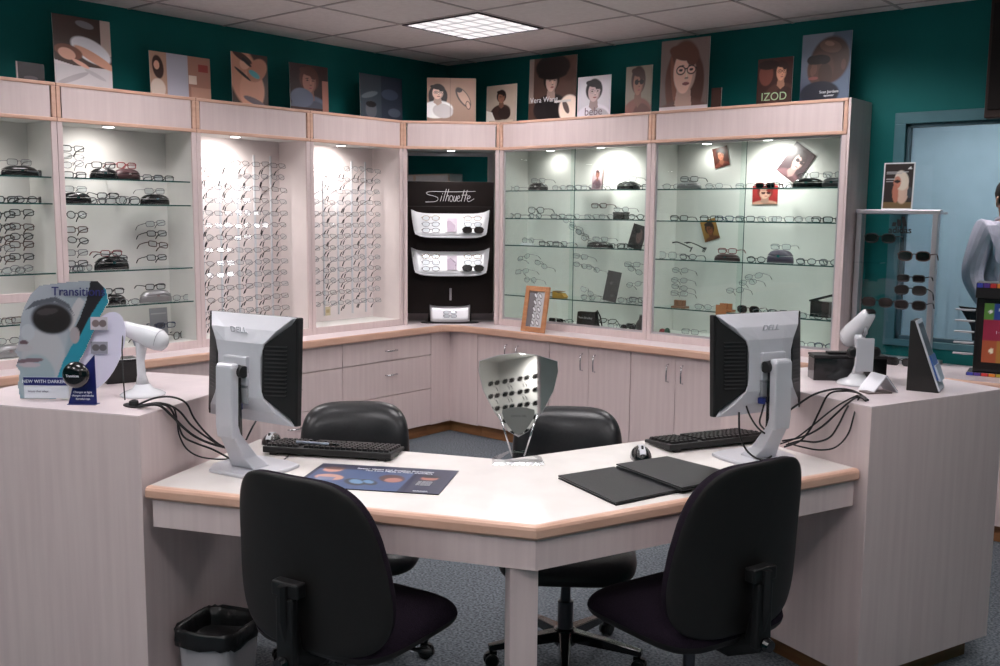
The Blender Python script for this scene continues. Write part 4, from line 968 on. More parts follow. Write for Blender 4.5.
# frame walls: each pair hangs open on its rod, temples drooping back
def mini_mesh(shape, wcol, sun=False):
    fr, tm, ln = eg_parts(shape, .0013)
    m_ = MB(); m_.v = list(fr.v); m_.f = list(fr.f); m_.m = [0]*len(fr.f)
    for a, b in tm: m_.tube(a, .0013, 4, 0); m_.tube(b, .0038, 5, 1)
    for l in ln: m_.add(l.v, l.f, 2)
    return mesh('eyeglasses', m_, [WIRE[wcol], TIP, DARKLENS if sun else LENS])
MINIS = [mini_mesh(*a) for a in (('rect', 'silver'), ('oval', 'bronze'), ('rect', 'bronze'), ('round', 'silver'), ('oval', 'grey'))]
MNAME = ['silver wire rectangular', 'bronze wire oval', 'bronze wire rectangular', 'silver wire round', 'grey wire oval']
rng = random.Random(11)
def frame_wall(y0, wd, ncol, nrow, ztop, zstep, wall):
    for r_ in range(nrow):
        for c_ in range(ncol):
            k_ = rng.choice((0, 0, 1, 2, 2, 3, 4)); 
            x = .078+(wd-.135)*(c_+.5)/ncol+rng.uniform(-.004, .004)
            z = ztop-zstep*r_-.004*c_*0+rng.uniform(-.003, .003)
            o = bpy.data.objects.new('eyeglasses', MINIS[k_]); C.objects.link(o)
            o.location = (XF-(DEP-.155)+.0, y0+x, z); o.rotation_euler = (R(-24+rng.uniform(-4, 4)), R(rng.uniform(-5, 5)), PI/2+R(rng.uniform(-6, 6)))
            tag(o, '%s eyeglasses, %s column, %s row, %s frame wall' % (MNAME[k_], ORD[c_], ORD[r_], wall), 'eyeglasses', 'eyeglasses hung in rows on the %s frame wall' % wall)
frame_wall(Y2, Y3-Y2, 5, 14, 1.885, .0765, 'left')
frame_wall(Y3, Y4-Y3, 5, 13, 1.885, .0765, 'right')

# sunglass and spectacle cases
def case_mesh(L_, W_, H_, zc0, zc1):
    rings = []
    for k in range(13):
        q = math.sin(PI/2*(-1+2*k/12)); s_ = max(.02, (1-abs(q)**3.0))**.5
        rings.append([(q*L_/2, y*W_/2*s_, H_/2*(1+z)*s_**.75) for y, z in ell(0, 0, 1, 1, 20, 2.6)])
    return rings
CASEM = dict(black=BLACKG, silver=mat('case_silver', (150, 148, 150), .3, metal=.5), purple=mat('case_purple', (92, 80, 98), .3, coat=.3), brown=mat('case_brown', (66, 44, 46), .35), greyblack=mat('case_grey', (58, 56, 60), .35))
CP = {}
def case(label, loc, rz, colr='black', L_=.155, W_=.06, H_=.05, group=None):
    t = thing('eyeglass_case', label, 'eyeglass case', loc, rz, group)
    key = (colr, L_, H_)
    if key not in CP:
        lo_, up = [], []
        rg = case_mesh(L_, W_, H_, 0, 1)
        def clip(lowhalf):
            m_ = MB(); rr_ = []
            for r_ in rg: rr_.append([(x, y, min(z, H_*.52) if lowhalf else max(z, H_*.55)) for x, y, z in r_])
            return m_.loft(rr_)
        CP[key] = (mesh('lower_shell', clip(True), CASEM[colr], True), mesh('lid', clip(False), CASEM[colr], True), mesh('clasp', MB().box(-.008, .008, -W_/2-.001, -W_/2+.004, H_*.45, H_*.62), CHROME))
    for nm, me in zip(('lower_shell', 'lid', 'clasp'), CP[key]):
        o = bpy.data.objects.new(nm, me); C.objects.link(o); o.parent = t
    return t
def onshelf(side, u, z, d):
    """point of a shelf of height z, d behind the cabinet front, seen at pixel column u"""
    v = 250
    for _ in range(12):
        p = atx(u, v, XF-d) if side == 'L' else aty(u, v, YFR+d)
        v += (p.z-z)*190
    return Vector((p.x, p.y, z))
WALLD = .28
NAMES = {'C1': 'leftmost wall cabinet', 'C2': 'open sunglass case cabinet', 'CA': 'left glass case', 'CB': 'right glass case'}
def put(cab, where, items):
    """items: (kind, px column, extra) from left to right on one shelf; where = (shelf height, name)"""
    side = 'L' if cab in ('C1', 'C2') else 'R'; base = PI/2 if side == 'L' else 0
    zs, nm = where; cnt = 0
    for it in items:
        kind, u = it[0], it[1]; o = it[2] if len(it) > 2 else {}
        d = o.get('d', .11); z = zs+o.get('dz', 0)+.0004; rz = base+R(o.get('rot', 0)); p = onshelf(side, u, z, d)
        c_ = o.get('c', 'black')
        if kind in ('G', 'S', 'T'):
            cnt += 1; sh = o.get('s', 'rect'); sun = kind == 'S'
            rot = (R(o.get('rx', 0)), R(o.get('ry', 0)), rz)
            lb = '%s %s %s, %s from left, %s, %s' % (c_, {'rect': 'rectangular', 'oval': 'oval', 'round': 'round', 'wide': 'wide'}[sh], 'sunglasses' if sun else 'eyeglasses', ORD[cnt-1], nm, NAMES[cab])
            glasses(lb, p, rot, sh, c_, o.get('k', c_ in ('black', 'brown', 'red', 'blue', 'grey')), sun, 'eyewear in the %s' % NAMES[cab], o.get('sc', 1.0))
        elif kind == 'C':
            lb = '%s %s, %s, %s' % ({'greyblack': 'dark grey'}.get(c_, c_), o.get('n', 'eyeglass case'), nm, NAMES[cab])
            H_ = o.get('H', .052); case(lb, p, rz, c_, o.get('L', .155), .062, H_, 'eyeglass cases on the display shelves')
            if o.get('on'):
                cnt += 1; g_ = o['on']
                lb = '%s eyeglasses resting on the %s %s, %s, %s' % (g_, {'greyblack': 'dark grey'}.get(c_, c_), o.get('n', 'case'), nm, NAMES[cab])
                glasses(lb, p+Vector((0, 0, H_+.001)), (0, 0, rz), o.get('gs', 'rect'), g_, g_ in ('black', 'brown', 'red', 'grey'), False, 'eyewear in the %s' % NAMES[cab])
def wallset(cab, name, pts):
    """spectacles hung one above another on the back wall of a cabinet, at pixel positions"""
    side = 'L' if cab in ('C1', 'C2') else 'R'
    for i, (u, v, sh, c_, rz) in enumerate(pts):
        d = DEP-.145
        p = atx(u, v, XF-d) if side == 'L' else aty(u, v, YFR+d)
        lb = '%s %s eyeglasses, %s down, %s hung in %s' % (c_, {'rect': 'rectangular', 'oval': 'oval', 'round': 'round', 'wide': 'wide'}[sh], ORD[i], name, NAMES[cab])
        glasses(lb, (p.x, p.y, p.z-.018), (R(-10), R(rz), PI/2 if side == 'L' else 0), sh, c_, c_ in ('black', 'brown'), False, 'hanging eyewear in the %s' % NAMES[cab])
top_, s2, s3, s4, bt = 'top shelf', 'second shelf', 'third shelf', 'fourth shelf', 'cabinet floor'
ZF = HC+.04
put('C1', (1.772, top_), [('C', 20, dict(on='silver', L=.19)), ('G', 40, dict(c='grey', rot=60))])
put('C1', (1.636, s2), [('G', 6, dict(c='black')), ('G', 26, dict(c='grey', s='oval')), ('T', 40, dict(c='black', rot=70))])
wallset('C1', 'right column', [(22, 212, 'rect', 'black', 0), (22, 226, 'rect', 'brown', 4), (22, 236, 'oval', 'black', 0), (22, 244, 'rect', 'brown', 0), (22, 256, 'rect', 'black', 2), (22, 268, 'oval', 'silver', 0)])
wallset('C1', 'left column', [(3, 214, 'rect', 'black', 0), (3, 226, 'rect', 'black', 4), (3, 238, 'oval', 'brown', 0), (3, 248, 'rect', 'grey', 0), (3, 258, 'rect', 'brown', 2)])
put('C1', (1.02, s4), [('G', 4, dict(c='silver', s='oval')), ('G', 24, dict(c='brown'))])
put('C1', (1.275, s3), [('G', 14, dict(c='silver', s='oval'))])
put('C1', (ZF, bt), [('C', 9, dict(c='silver', H=.07, on='silver', gs='oval'))])
put('C2', (SL[0], top_), [('G', 75, dict(c='black')), ('C', 104, dict(n='round ended case', on='black', L=.15, H=.058, rot=-12)), ('C', 127, dict(c='brown', n='shiny case', on='red', L=.17, H=.062, d=.14, rot=8)), ('G', 153, dict(c='grey')), ('G', 164, dict(c='black', d=.15))])
put('C2', (SL[1], s2), [('C', 76, dict(n='left case', on='silver', L=.17, H=.06)), ('G', 98, dict(c='grey', s='oval', rot=15)), ('G', 108, dict(c='black', dz=.03, d=.16, rx=8)), ('G', 118, dict(c='silver', s='wide', d=.08, rot=-10)), ('G', 128, dict(c='black', s='wide')), ('C', 155, dict(n='right case', on='silver', L=.18, H=.06))])
wallset('C2', 'upper left stack', [(73, 148, 'rect', 'black', 0), (73, 156, 'rect', 'silver', 6), (74, 164, 'oval', 'grey', -8)])
wallset('C2', 'left column', [(77, 215, 'round', 'black', 0), (77, 229, 'rect', 'brown', 0), (78, 240, 'oval', 'black', 6), (77, 252, 'rect', 'grey', 0), (77, 263, 'rect', 'black', 0)])
wallset('C2', 'right column', [(156, 223, 'rect', 'grey', -5), (157, 233, 'rect', 'black', 0), (158, 244, 'rect', 'brown', 8), (157, 257, 'rect', 'black', 0)])
put('C2', (SL[2], s3), [('G', 72, dict(c='grey')), ('G', 86, dict(c='silver', s='oval', rot=30)), ('C', 112, dict(n='big case', on='red', L=.20, H=.075)), ('G', 118, dict(c='black', dz=.055, d=.06, rot=12, ry=10))])
put('C2', (SL[3], s4), [('C', 114, dict(n='small case', on='black', L=.14, H=.06)), ('G', 130, dict(c='silver', s='oval', d=.06)), ('C', 156, dict(c='silver', n='boxy metal case', on='black', L=.20, H=.072)), ('G', 182, dict(c='silver', s='oval'))])
put('C2', (ZF, bt), [('G', 150, dict(c='black', dz=.0, d=.10)), ('G', 166, dict(c='blue', dz=.07, d=.20)), ('G', 180, dict(c='black', s='wide', dz=.0, rot=30, d=.18))])
# glass case A
put('CA', (SA[0], top_), [('G', 513, dict(c='silver', s='oval')), ('C', 538, dict(n='left case', on='silver', L=.17)), ('G', 559, dict(c='silver', s='oval')), ('G', 574, dict(c='grey', d=.08)), ('G', 588, dict(c='silver', d=.06)), ('G', 608, dict(c='silver', s='oval', d=.07)), ('C', 628, dict(n='right case', on='silver', L=.17)), ('G', 641, dict(c='black', rot=70))])
put('CA', (SA[1], s2), [('G', 514, dict(c='black')), ('G', 535, dict(c='grey', s='oval')), ('G', 536, dict(c='black', s='wide', dz=.036, d=.14)), ('G', 558, dict(c='grey')), ('G', 573, dict(c='silver', s='oval')), ('G', 592, dict(c='silver')), ('G', 599, dict(c='brown', dz=.075, d=.18, s='rect')), ('G', 606, dict(c='silver', s='oval', d=.07)), ('G', 636, dict(c='black', s='oval'))])
put('CA', (SA[2], s3), [('G', 528, dict(c='silver', s='round', dz=.012, d=.16)), ('G', 546, dict(c='black')), ('G', 560, dict(c='grey', d=.16)), ('C', 600, dict(n='long slim case', L=.21, H=.04, on='silver')), ('G', 616, dict(c='black', rot=55, d=.08)), ('G', 628, dict(c='black', rot=-30))])
wallset('CA', 'diagonal fan', [(568, 222, 'oval', 'silver', 28), (574, 229, 'oval', 'grey', 28), (581, 234, 'oval', 'silver', 30), (586, 240, 'oval', 'bronze', 32)])
wallset('CA', 'left stack', [(524, 257, 'oval', 'grey', -18), (540, 264, 'oval', 'grey', 22), (522, 271, 'rect', 'silver', -8), (530, 280, 'round', 'silver', 0)])
wallset('CA', 'middle stack', [(580, 256, 'rect', 'grey', 4), (580, 265, 'oval', 'grey', 10), (592, 268, 'oval', 'silver', 16), (586, 291, 'oval', 'silver', 24)])
wallset('CA', 'right stack', [(632, 264, 'rect', 'grey', 0), (634, 270, 'oval', 'silver', 20), (634, 284, 'oval', 'silver', -10)])
put('CA', (SA[3], s4), [('G', 546, dict(c='grey')), ('G', 588, dict(c='silver', s='oval')), ('G', 625, dict(c='silver', s='oval')), ('G', 637, dict(c='grey', d=.2))])
put('CA', (ZF, bt), [('S', 556, dict(c='black', s='rect')), ('G', 562, dict(c='silver', s='oval', d=.05)), ('G', 606, dict(c='black', rx=-50, s='wide', dz=.03)), ('G', 615, dict(c='silver', s='oval')), ('S', 628, dict(c='silver', s='oval')), ('S', 634, dict(c='grey', d=.2, dz=.0))])
# glass case B
put('CB', (SB[0], top_), [('G', 672, dict(c='silver', s='oval', rot=30)), ('C', 689, dict(c='silver', n='striped case', on='grey', L=.17, H=.045)), ('G', 714, dict(c='silver', s='oval')), ('G', 745, dict(c='silver', d=.17)), ('S', 765, dict(c='red', s='rect')), ('G', 781, dict(c='black', rot=40)), ('C', 808, dict(n='wide case', on='silver', L=.19, H=.055)), ('C', 833, dict(c='greyblack', n='end case', on='silver', L=.13, H=.055))])
put('CB', (SB[1], s2), [('G', 679, dict(c='black')), ('G', 709, dict(c='black')), ('G', 724, dict(c='blue')), ('G', 745, dict(c='grey')), ('G', 767, dict(c='silver')), ('G', 783, dict(c='silver', rot=25)), ('G', 804, dict(c='silver', s='oval', d=.2)), ('G', 822, dict(c='black')), ('G', 834, dict(c='black', rot=20, d=.16))])
put('CB', (SB[2], s3), [('G', 667, dict(c='silver', s='wide')), ('G', 688, dict(c='grey', s='oval')), ('G', 690, dict(c='black', s='rect', dz=.05, rot=120, rx=25)), ('G', 703, dict(c='black', dz=.05, rot=125, rx=25, d=.13)), ('C', 727, dict(c='brown', n='brown case', on='red', L=.17, H=.045)), ('G', 756, dict(c='black', s='oval')), ('C', 780, dict(c='purple', n='barrel shaped case', on='silver', L=.165, H=.08)), ('G', 806, dict(c='grey', s='oval')), ('G', 829, dict(c='grey', s='oval'))])
wallset('CB', 'left stack', [(680, 270, 'oval', 'silver', 0), (679, 280, 'oval', 'silver', 0), (679, 287, 'oval', 'grey', 8), (679, 293, 'rect', 'silver', 0)])
wallset('CB', 'middle stack', [(754, 276, 'oval', 'silver', -12), (748, 282, 'oval', 'silver', -8), (735, 290, 'oval', 'grey', -6)])
put('CB', (SB[3], s4), [('G', 703, dict(c='silver', s='oval')), ('S', 748, dict(c='brown', s='wide')), ('G', 762, dict(c='silver', s='oval', d=.06)), ('G', 778, dict(c='grey')), ('G', 808, dict(c='silver', d=.06)), ('G', 824, dict(c='black', s='oval', d=.06))])
put('CB', (ZF, bt), [('G', 806, dict(c='silver', s='oval')), ('G', 824, dict(c='blue', s='oval')), ('G', 690, dict(c='silver', s='rect', rot=0, d=.2))])

# ------------------------------------------------------------------ cards, boxes and stands in the cases
def portrait(bgc, skin, hair, cloth, fx=.5, fy=.62, fs=.2, glass=None, long=False, extra=(), bg2=None, sun=False, turn=.12):
    """turn shifts the features sideways on the face"""
    dk = lambda c, k: tuple(int(x*k) for x in c)
    o = [('g', dk(bgc, .8), bg2 or bgc)]
    o += [('e', fx, fy+fs*.18, fs*1.05, fs*(1.12 if not long else 1.18), 0, hair)]
    if long: o += [('e', fx-fs*.5, fy-fs*.8, fs*.75, fs*1.5, 8, hair), ('e', fx+fs*.6, fy-fs*.8, fs*.7, fs*1.4, -8, dk(hair, .85)), ('e', fx-fs*.7, fy-fs*.5, fs*.16, fs*1.2, 10, dk(hair, 1.3))]
    o += [('e', fx-fs*.15, fy-fs*2.6, fs*2.2, fs*1.35, 6, cloth), ('e', fx+fs*.7, fy-fs*2.8, fs*1.4, fs*1.1, -14, dk(cloth, .8)), ('p', [(fx-fs*.42, fy-fs*.6), (fx+fs*.42, fy-fs*.6), (fx+fs*.55, fy-fs*1.6), (fx, fy-fs*2.0), (fx-fs*.6, fy-fs*1.5)], dk(skin, .78))]
    tx = fx+fs*turn
    o += [('e', fx+fs*.02, fy-fs*.05, fs*.74, fs*.95, 0, dk(skin, .82)), ('e', fx-fs*.08, fy-fs*.05, fs*.64, fs*.93, 0, skin), ('e', fx-fs*.05, fy-fs*.75, fs*.34, fs*.26, 0, skin),
          ('e', fx-fs*.2, fy+fs*.80, fs*.85, fs*.32, -12, hair), ('e', fx+fs*.5, fy+fs*.62, fs*.42, fs*.42, 30, hair)]
    d_ = dk(skin, .5)
    o += [('e', tx-fs*.34, fy+fs*.22, fs*.2, fs*.04, 6, d_), ('e', tx+fs*.30, fy+fs*.22, fs*.2, fs*.04, -6, d_), ('e', tx-fs*.32, fy+fs*.05, fs*.13, fs*.055, 0, dk(d_, .6)), ('e', tx+fs*.30, fy+fs*.05, fs*.13, fs*.055, 0, dk(d_, .6)),
          ('e', tx+fs*.04, fy-fs*.15, fs*.05, fs*.24, 0, dk(skin, 1.12) if max(skin) < 225 else skin), ('e', tx+fs*.03, fy-fs*.33, fs*.13, fs*.05, 0, dk(skin, .72)), ('e', tx, fy-fs*.58, fs*.24, fs*.075, 0, (158, 84, 82)), ('e', tx, fy-fs*.60, fs*.2, fs*.02, 0, (100, 48, 50))]
    if glass:
        for q in (-.36, .34):
            o += [('e', tx+fs*q, fy+fs*.03, fs*.31, fs*.21, 0, glass)]
            if not sun: o += [('e', tx+fs*q, fy+fs*.03, fs*.25, fs*.155, 0, skin), ('e', tx+fs*q, fy+fs*.04, fs*.13, fs*.06, 0, dk(d_, .6))]
        o += [('r', tx-fs*.12, fy+fs*.06, tx+fs*.1, fy+fs*.12, glass), ('r', tx+fs*.6, fy+fs*.06, tx+fs*.72, fy+fs*.12, glass)]
    return o+list(extra)
def card(name, label, cat, u, v, z, side, d, w_, h_, ops, rot=(0, 0, 0), group=None, n=36, t=.003, sidem=None):
    p = atx(u, v, XF-d) if side == 'L' else aty(u, v, YFR+d)
    o = picture(name, w_, h_, ops, None, (p.x, p.y, z if z is not None else p.z), None, n=n, t=t, side=sidem)
    o.rotation_euler = (R(rot[0]), R(rot[1]), (PI/2 if side == 'L' else 0)+R(rot[2])); return tag(o, label, cat, group)
SK = (206, 152, 128); SKD = (150, 96, 72)
g_ = 'picture cards in the glass cases'
card('photo_card', 'small photo card of a person on the top shelf of the left glass case', 'photo card', 597, 190, SA[0], 'R', .17, .095, .155, portrait((176, 150, 156), (130, 84, 70), (50, 34, 34), (96, 70, 80), .45, .68, .16, None, False, [('r', .86, 0, 1, .95, (110, 96, 92))]), (-6, 0, 0), g_)
card('photo_card', 'dark photo card tilted against the right side of the left glass case', 'photo card', 634, 247, SA[2], 'R', .13, .11, .16, [('bg', (54, 48, 50)), ('e', .6, .55, .2, .3, 10, (110, 86, 84)), ('e', .4, .75, .2, .1, 0, (30, 26, 28))], (-6, 14, 0), g_)
card('display_card', 'plain charcoal card leaning on the lower shelf of the left glass case', 'card', 609, 303, SA[3], 'R', .12, .11, .205, [('bg', (62, 58, 60)), ('e', .4, .6, .1, .06, 0, (96, 92, 94)), ('e', .6, .2, .12, .04, 0, (84, 82, 84))], (-8, 7, 0), g_)
def wcard(label, u, v, w_, h_, ops, roll):
    p = aty(u, v, YFR+DEP-.018)
    t = picture('photo_card', w_, h_, ops, None, None, None, n=36, t=.003)
    a = R(roll); t.location = (p.x-math.sin(a)*h_/2*1.0, p.y, p.z-math.cos(a)*h_/2); t.rotation_euler = (0, a, 0); tag(t, label, 'photo card', g_)
wcard('small brown photo card pinned upper left in the rightmost glass case', 721, 157, .105, .125, portrait((92, 44, 34), (196, 120, 92), (60, 30, 26), (120, 60, 50), .5, .6, .26, (40, 20, 20)), -12)
wcard('large dark photo card pinned at a slant in the rightmost glass case', 796, 163, .155, .205, portrait((84, 66, 70), (196, 160, 156), (60, 42, 44), (110, 80, 84), .55, .58, .27, (44, 30, 34), sun=True), 36)
wcard('red photo card pinned just under the top shelf of the rightmost glass case', 765, 195, .165, .115, portrait((178, 52, 52), (214, 170, 150), (120, 40, 36), (200, 150, 130), .5, .6, .3, (60, 20, 24), sun=True), 0)
wcard('gold and brown photo card pinned below the second shelf at a slant', 710, 230, .11, .135, portrait((176, 128, 64), (140, 80, 50), (60, 34, 26), (110, 64, 40), .5, .55, .28, (40, 24, 20)), -18)
p = onshelf('R', 560, SA[3], .08)
t = thing('wedge_box', 'golden wedge shaped box behind the wooden picture frame', 'box', p, 0)
obj('box_body', MB().prism([(-.05, 0), (.045, 0), (.055, .012), (.03, .035), (-.05, .045)], -.025, .025, 0, Matrix.Rotation(R(90), 4, 'X')), col((186, 142, 62), .4), t, bevel=.002)
obj('box_lid', MB().box(-.05, .028, -.024, .024, .0455, .049), col((160, 118, 50), .4), t)
p = onshelf('R', 588, ZF, .12)
t = thing('gift_bag', 'black lettered pouch with loop handle on the floor of the left glass case', 'bag', p, 0)
obj('bag_body', MB().loft([[(-.08, -.03, 0), (.08, -.03, 0), (.08, .03, 0), (-.08, .03, 0)], [(-.082, -.015, .095), (.07, -.015, .10), (.07, .015, .10), (-.082, .015, .095)]]), SATIN, t, bevel=.005)
text('lettering', 'Vera Bradley', .022, mat('print_silver', (170, 168, 172), .4), t, (-.005, -.0262, .05), (R(98), 0, 0))
obj('handle', MB().tube([(.05, 0, .09), (.075, 0, .11), (.10, 0, .07), (.115, 0, .01)], .005, 8), SATIN, t, smooth=True)
p = onshelf('R', 621, SA[1], .12)
t = thing('small_box', 'small dark box topped with shiny spectacles on the second shelf', 'box', p, 0)
obj('box_body', MB().box(-.045, .045, -.03, .03, 0, .035), BLACKG, t, bevel=.003); obj('box_lid', MB().box(-.047, .047, -.032, .032, .0355, .048), BLACK, t, bevel=.003)
glasses('silver oval eyeglasses standing on the small dark box', p+Vector((0, -.0, .049)), 0, 'oval', 'silver', False, False, 'eyewear in the glass case beside the corner stand')
p = onshelf('R', 527, SA[2], .10)
t = thing('label_bar', 'white name bar lying on the third shelf of the left glass case', 'sign', p, 0)
obj('bar', MB().box(-.055, .055, -.008, .010, 0, .016), WHITEG, t, bevel=.003); obj('bar_face', MB().box(-.052, .052, -.0085, -.0081, .002, .014), col((238, 238, 240), .3), t)
p = onshelf('R', 641, ZF, .13)
t = thing('vase', 'small dark bottle shaped vase at the right end of the left case floor', 'vase', p, 0)
obj('vase_body', MB().lathe([(.022, 0), (.034, .02), (.034, .05), (.016, .078), (.012, .10)], 20), mat('vase_grey', (58, 52, 54), .3), t, smooth=True); obj('vase_rim', MB().lathe([(.012, .1005), (.016, .106), (.014, .108)], 20), CHROME, t)
def wood_stand(label, u, colr, z, hang):
    p = onshelf('R', u, z, .10); t = thing('card_stand', label, 'stand', p, 0)
    mt_ = col(colr, .5)
    obj('stand_base', MB().box(-.05, .05, -.03, .03, 0, .012), mt_, t, bevel=.002)
    for x in (-.04, -.012, .016): obj('peg', MB().box(x, x+.022, -.01, .01, .012, .05), mt_, t, bevel=.003)
    if hang: obj('front_card', MB().box(-.035, .035, -.068, -.065, -.06, .045), mt_, t)
wood_stand('low brown wooden card stand on the fourth shelf of the rightmost case', 680, (132, 92, 70), SB[3], False)
wood_stand('orange wooden stand overlapping the fourth shelf edge above the right monitor', 726, (176, 110, 66), SB[3], True)
p = onshelf('R', 822, SB[3], .13)
t = thing('jewel_box', 'open black box with slanted lid at the right end of the fourth shelf', 'box', p, R(-8))
obj('box_body', MB().box(-.06, .06, -.035, .035, .008, .10), BLACKG, t, bevel=.003)
obj('box_lid', MB().prism([(-.068, .095), (.066, .135), (.066, .145), (-.068, .105)], -.036, .036, 0, Matrix.Rotation(R(90), 4, 'X')), BLACK, t, bevel=.002)
p = onshelf('R', 664, ZF, .10)
t = thing('toy_figure', 'small red and green ornament on the floor of the rightmost case', 'ornament', p, 0)
obj('red_body', MB().lathe([(.016, 0), (.022, .012), (.018, .026), (.006, .032)], 16, 0, Matrix.Translation((-.012, 0, 0))), col((150, 40, 44), .4), t, smooth=True)
obj('green_body', MB().lathe([(.014, 0), (.02, .014), (.014, .034), (.004, .040)], 16, 0, Matrix.Translation((.024, 0, 0))), col((50, 84, 66), .4), t, smooth=True)
obj('stem', MB().tube([(.04, 0, .006), (.09, 0, .004)], .003, 6), col((80, 74, 70), .5), t)
p = onshelf('L', 160, ZF, .21)
o = picture('product_card', .115, .19, [('bg', (150, 152, 156)), ('r', .1, .8, .9, .83, (190, 190, 196)), ('e', .5, .45, .3, .08, 0, (70, 70, 80))], None, p, (R(-3), 0, PI/2)); tag(o, 'plain grey product card on the floor of the open cabinet', 'card')
p = atz(0, 0, 1); 
t = atx(341+34, 323, XF-.1)
hd_ = atx(328, 314, XF-.20); o = picture('price_tag', .045, .06, [('bg', (206, 192, 160)), ('r', .2, .3, .8, .7, (180, 160, 120))], None, (hd_.x, hd_.y, hd_.z-.01), (0, 0, PI/2)); tag(o, 'small beige tag hanging low in the right frame wall', 'tag')

# ------------------------------------------------------------------ framed picture on the counter
a_ = atz(516, 330, HC+.003); b_ = atz(548, 334, HC+.003)
t = thing('picture_frame', 'light wooden frame with a mirrored glasses picture leaning on the wall counter', 'picture frame', ((a_.x+b_.x)/2, (a_.y+b_.y)/2, HC+.002), R(6)); t.rotation_euler = (R(-10), 0, R(-4))
fw_, fh_ = .215, .315
f = MB().box(-fw_/2, -fw_/2+.036, 0, .016, 0, fh_).box(fw_/2-.036, fw_/2, 0, .016, 0, fh_).box(-fw_/2+.036, fw_/2-.036, 0, .016, 0, .036).box(-fw_/2+.036, fw_/2-.036, 0, .016, fh_-.036, fh_)
obj('wood_frame', f, mat('frame_wood', (196, 138, 98), .45, noise=((8, 8, 40), (178, 120, 82), 3)), t, bevel=.004)
po = [('bg', (196, 196, 200)), ('p', [(0, 0), (.30, 0), (.5, 1), (0, 1)], (120, 116, 120))]
rg_ = random.Random(5)
for k in range(5):
    for e_ in (0, 1): po += [('e', .42+.06*k*0+.28*e_, .12+.19*k, .13, .06, -25, (70, 62, 66)), ('e', .42+.28*e_, .12+.19*k, .10, .04, -25, (228, 228, 232))]
picture('printed_photo', fw_-.07, fh_-.07, po, t, (0, .008, .035), None, n=70, t=.002)
obj('easel_back', MB().box(-.03, .03, .0165, .019, .02, .2), SATIN, t)

# ------------------------------------------------------------------ black counter stand in the corner
nrm = Vector((math.sin(PI/4), -math.cos(PI/4), 0)); alng = Vector((math.cos(PI/4), math.sin(PI/4), 0))
cmid = (Vector((XF, Y4, 0))+Vector((RX0, YFR, 0)))/2
def atc(u, v, off=0):
    o_ = cmid+nrm*off; r = ray(u, v); return CC+r*((nrm.dot(o_)-nrm.dot(CC))/nrm.dot(r))
SO = -.17          # the stand sits inside the niche, this far behind its front
def sl(u, v, off=SO):
    p = atc(u, v, off); return (p-cmid).dot(alng), p.z-HC
sx0, szt = sl(406, 181); sx1, _ = sl(494, 181); _, szb = sl(450, 312)
t = thing('counter_display', 'tall black counter stand with two white trays of glasses in the corner', 'display stand', (cmid.x+nrm.x*SO, cmid.y+nrm.y*SO, HC), PI/4)
STB = mat('stand_black', (24, 15, 13), .5, spec=.25)
zb0 = max(.03, szb)
obj('back_panel', MB().box(sx0, sx1, 0, .03, zb0, szt), STB, t, bevel=.004)
obj('front_panel', MB().box(sx0+.008, sx1-.008, -.018, -.0005, zb0-.008, szt-.18), STB, t, bevel=.003)
obj('support_foot', MB().box(sx0+.16, sx1-.16, .0, .10, .0, zb0+.02), STB, t, bevel=.003)
# flowing one line lettering drawn as thin strokes
x_, z_ = sl(451, 196)
BR_ = mat('print_bright', (232, 230, 232), .4)
U_ = .0092
STK = [[(27, 7), (16, 6.4), (0, 6), (-14, 6.2), (-23, 6), (-27, 4.4), (-25, 2.2), (-18, .2), (-14.5, -2), (-15, -5), (-19, -6.8), (-28, -7.2)],
       [(-11.8, -6), (-10.0, 1)], [(-9.4, 3), (-9.2, 4)],
       [(-8.8, -6), (-5.0, 9.5)],
       [(-6.2, -6), (-2.4, 9.5)], [(-5.4, -2), (-3.6, 1), (-2.2, .8), (-2.6, -3), (-3, -6)],
       [(1.4, .8), (-.4, 1), (-1.4, -2.6), (-.8, -6), (.8, -5.8), (2.0, -2), (1.4, .8)],
       [(3.6, 1), (2.8, -4), (3.4, -6), (4.8, -5), (6.2, 1)], [(6.2, 1), (5.4, -5.9)],
       [(7.0, -2.6), (9.2, -1.6), (9.4, .6), (8.2, 1), (7.0, -2), (7.2, -5.4), (8.8, -6), (10.4, -4.6)],
       [(11.2, -6), (14.6, 8.6)], [(14.6, -6), (18.0, 8.6)], [(11.4, 1.8), (18.6, 2.2)],
       [(17.8, -2.6), (20.6, -1.6), (20.9, .7), (19.4, 1), (17.9, -2), (18.2, -5.4), (20.4, -6), (25.5, -2.5)]]
lg = MB()
for st_ in STK:
    P = [Vector((x_+px_*U_*.72, -.0022, z_-.004+pz_*U_*.62)) for px_, pz_ in st_]
    lg.tube([tuple(q) for q in (smoothpts(P, 5) if len(P) > 2 else P)], .0018, 6, 0)
obj('lettering', lg, BR_, t)
def towd(x, y, z):
    q_ = cmid+nrm*SO+alng*x-nrm*y*1.0; return Vector((q_.x, q_.y, HC+z))
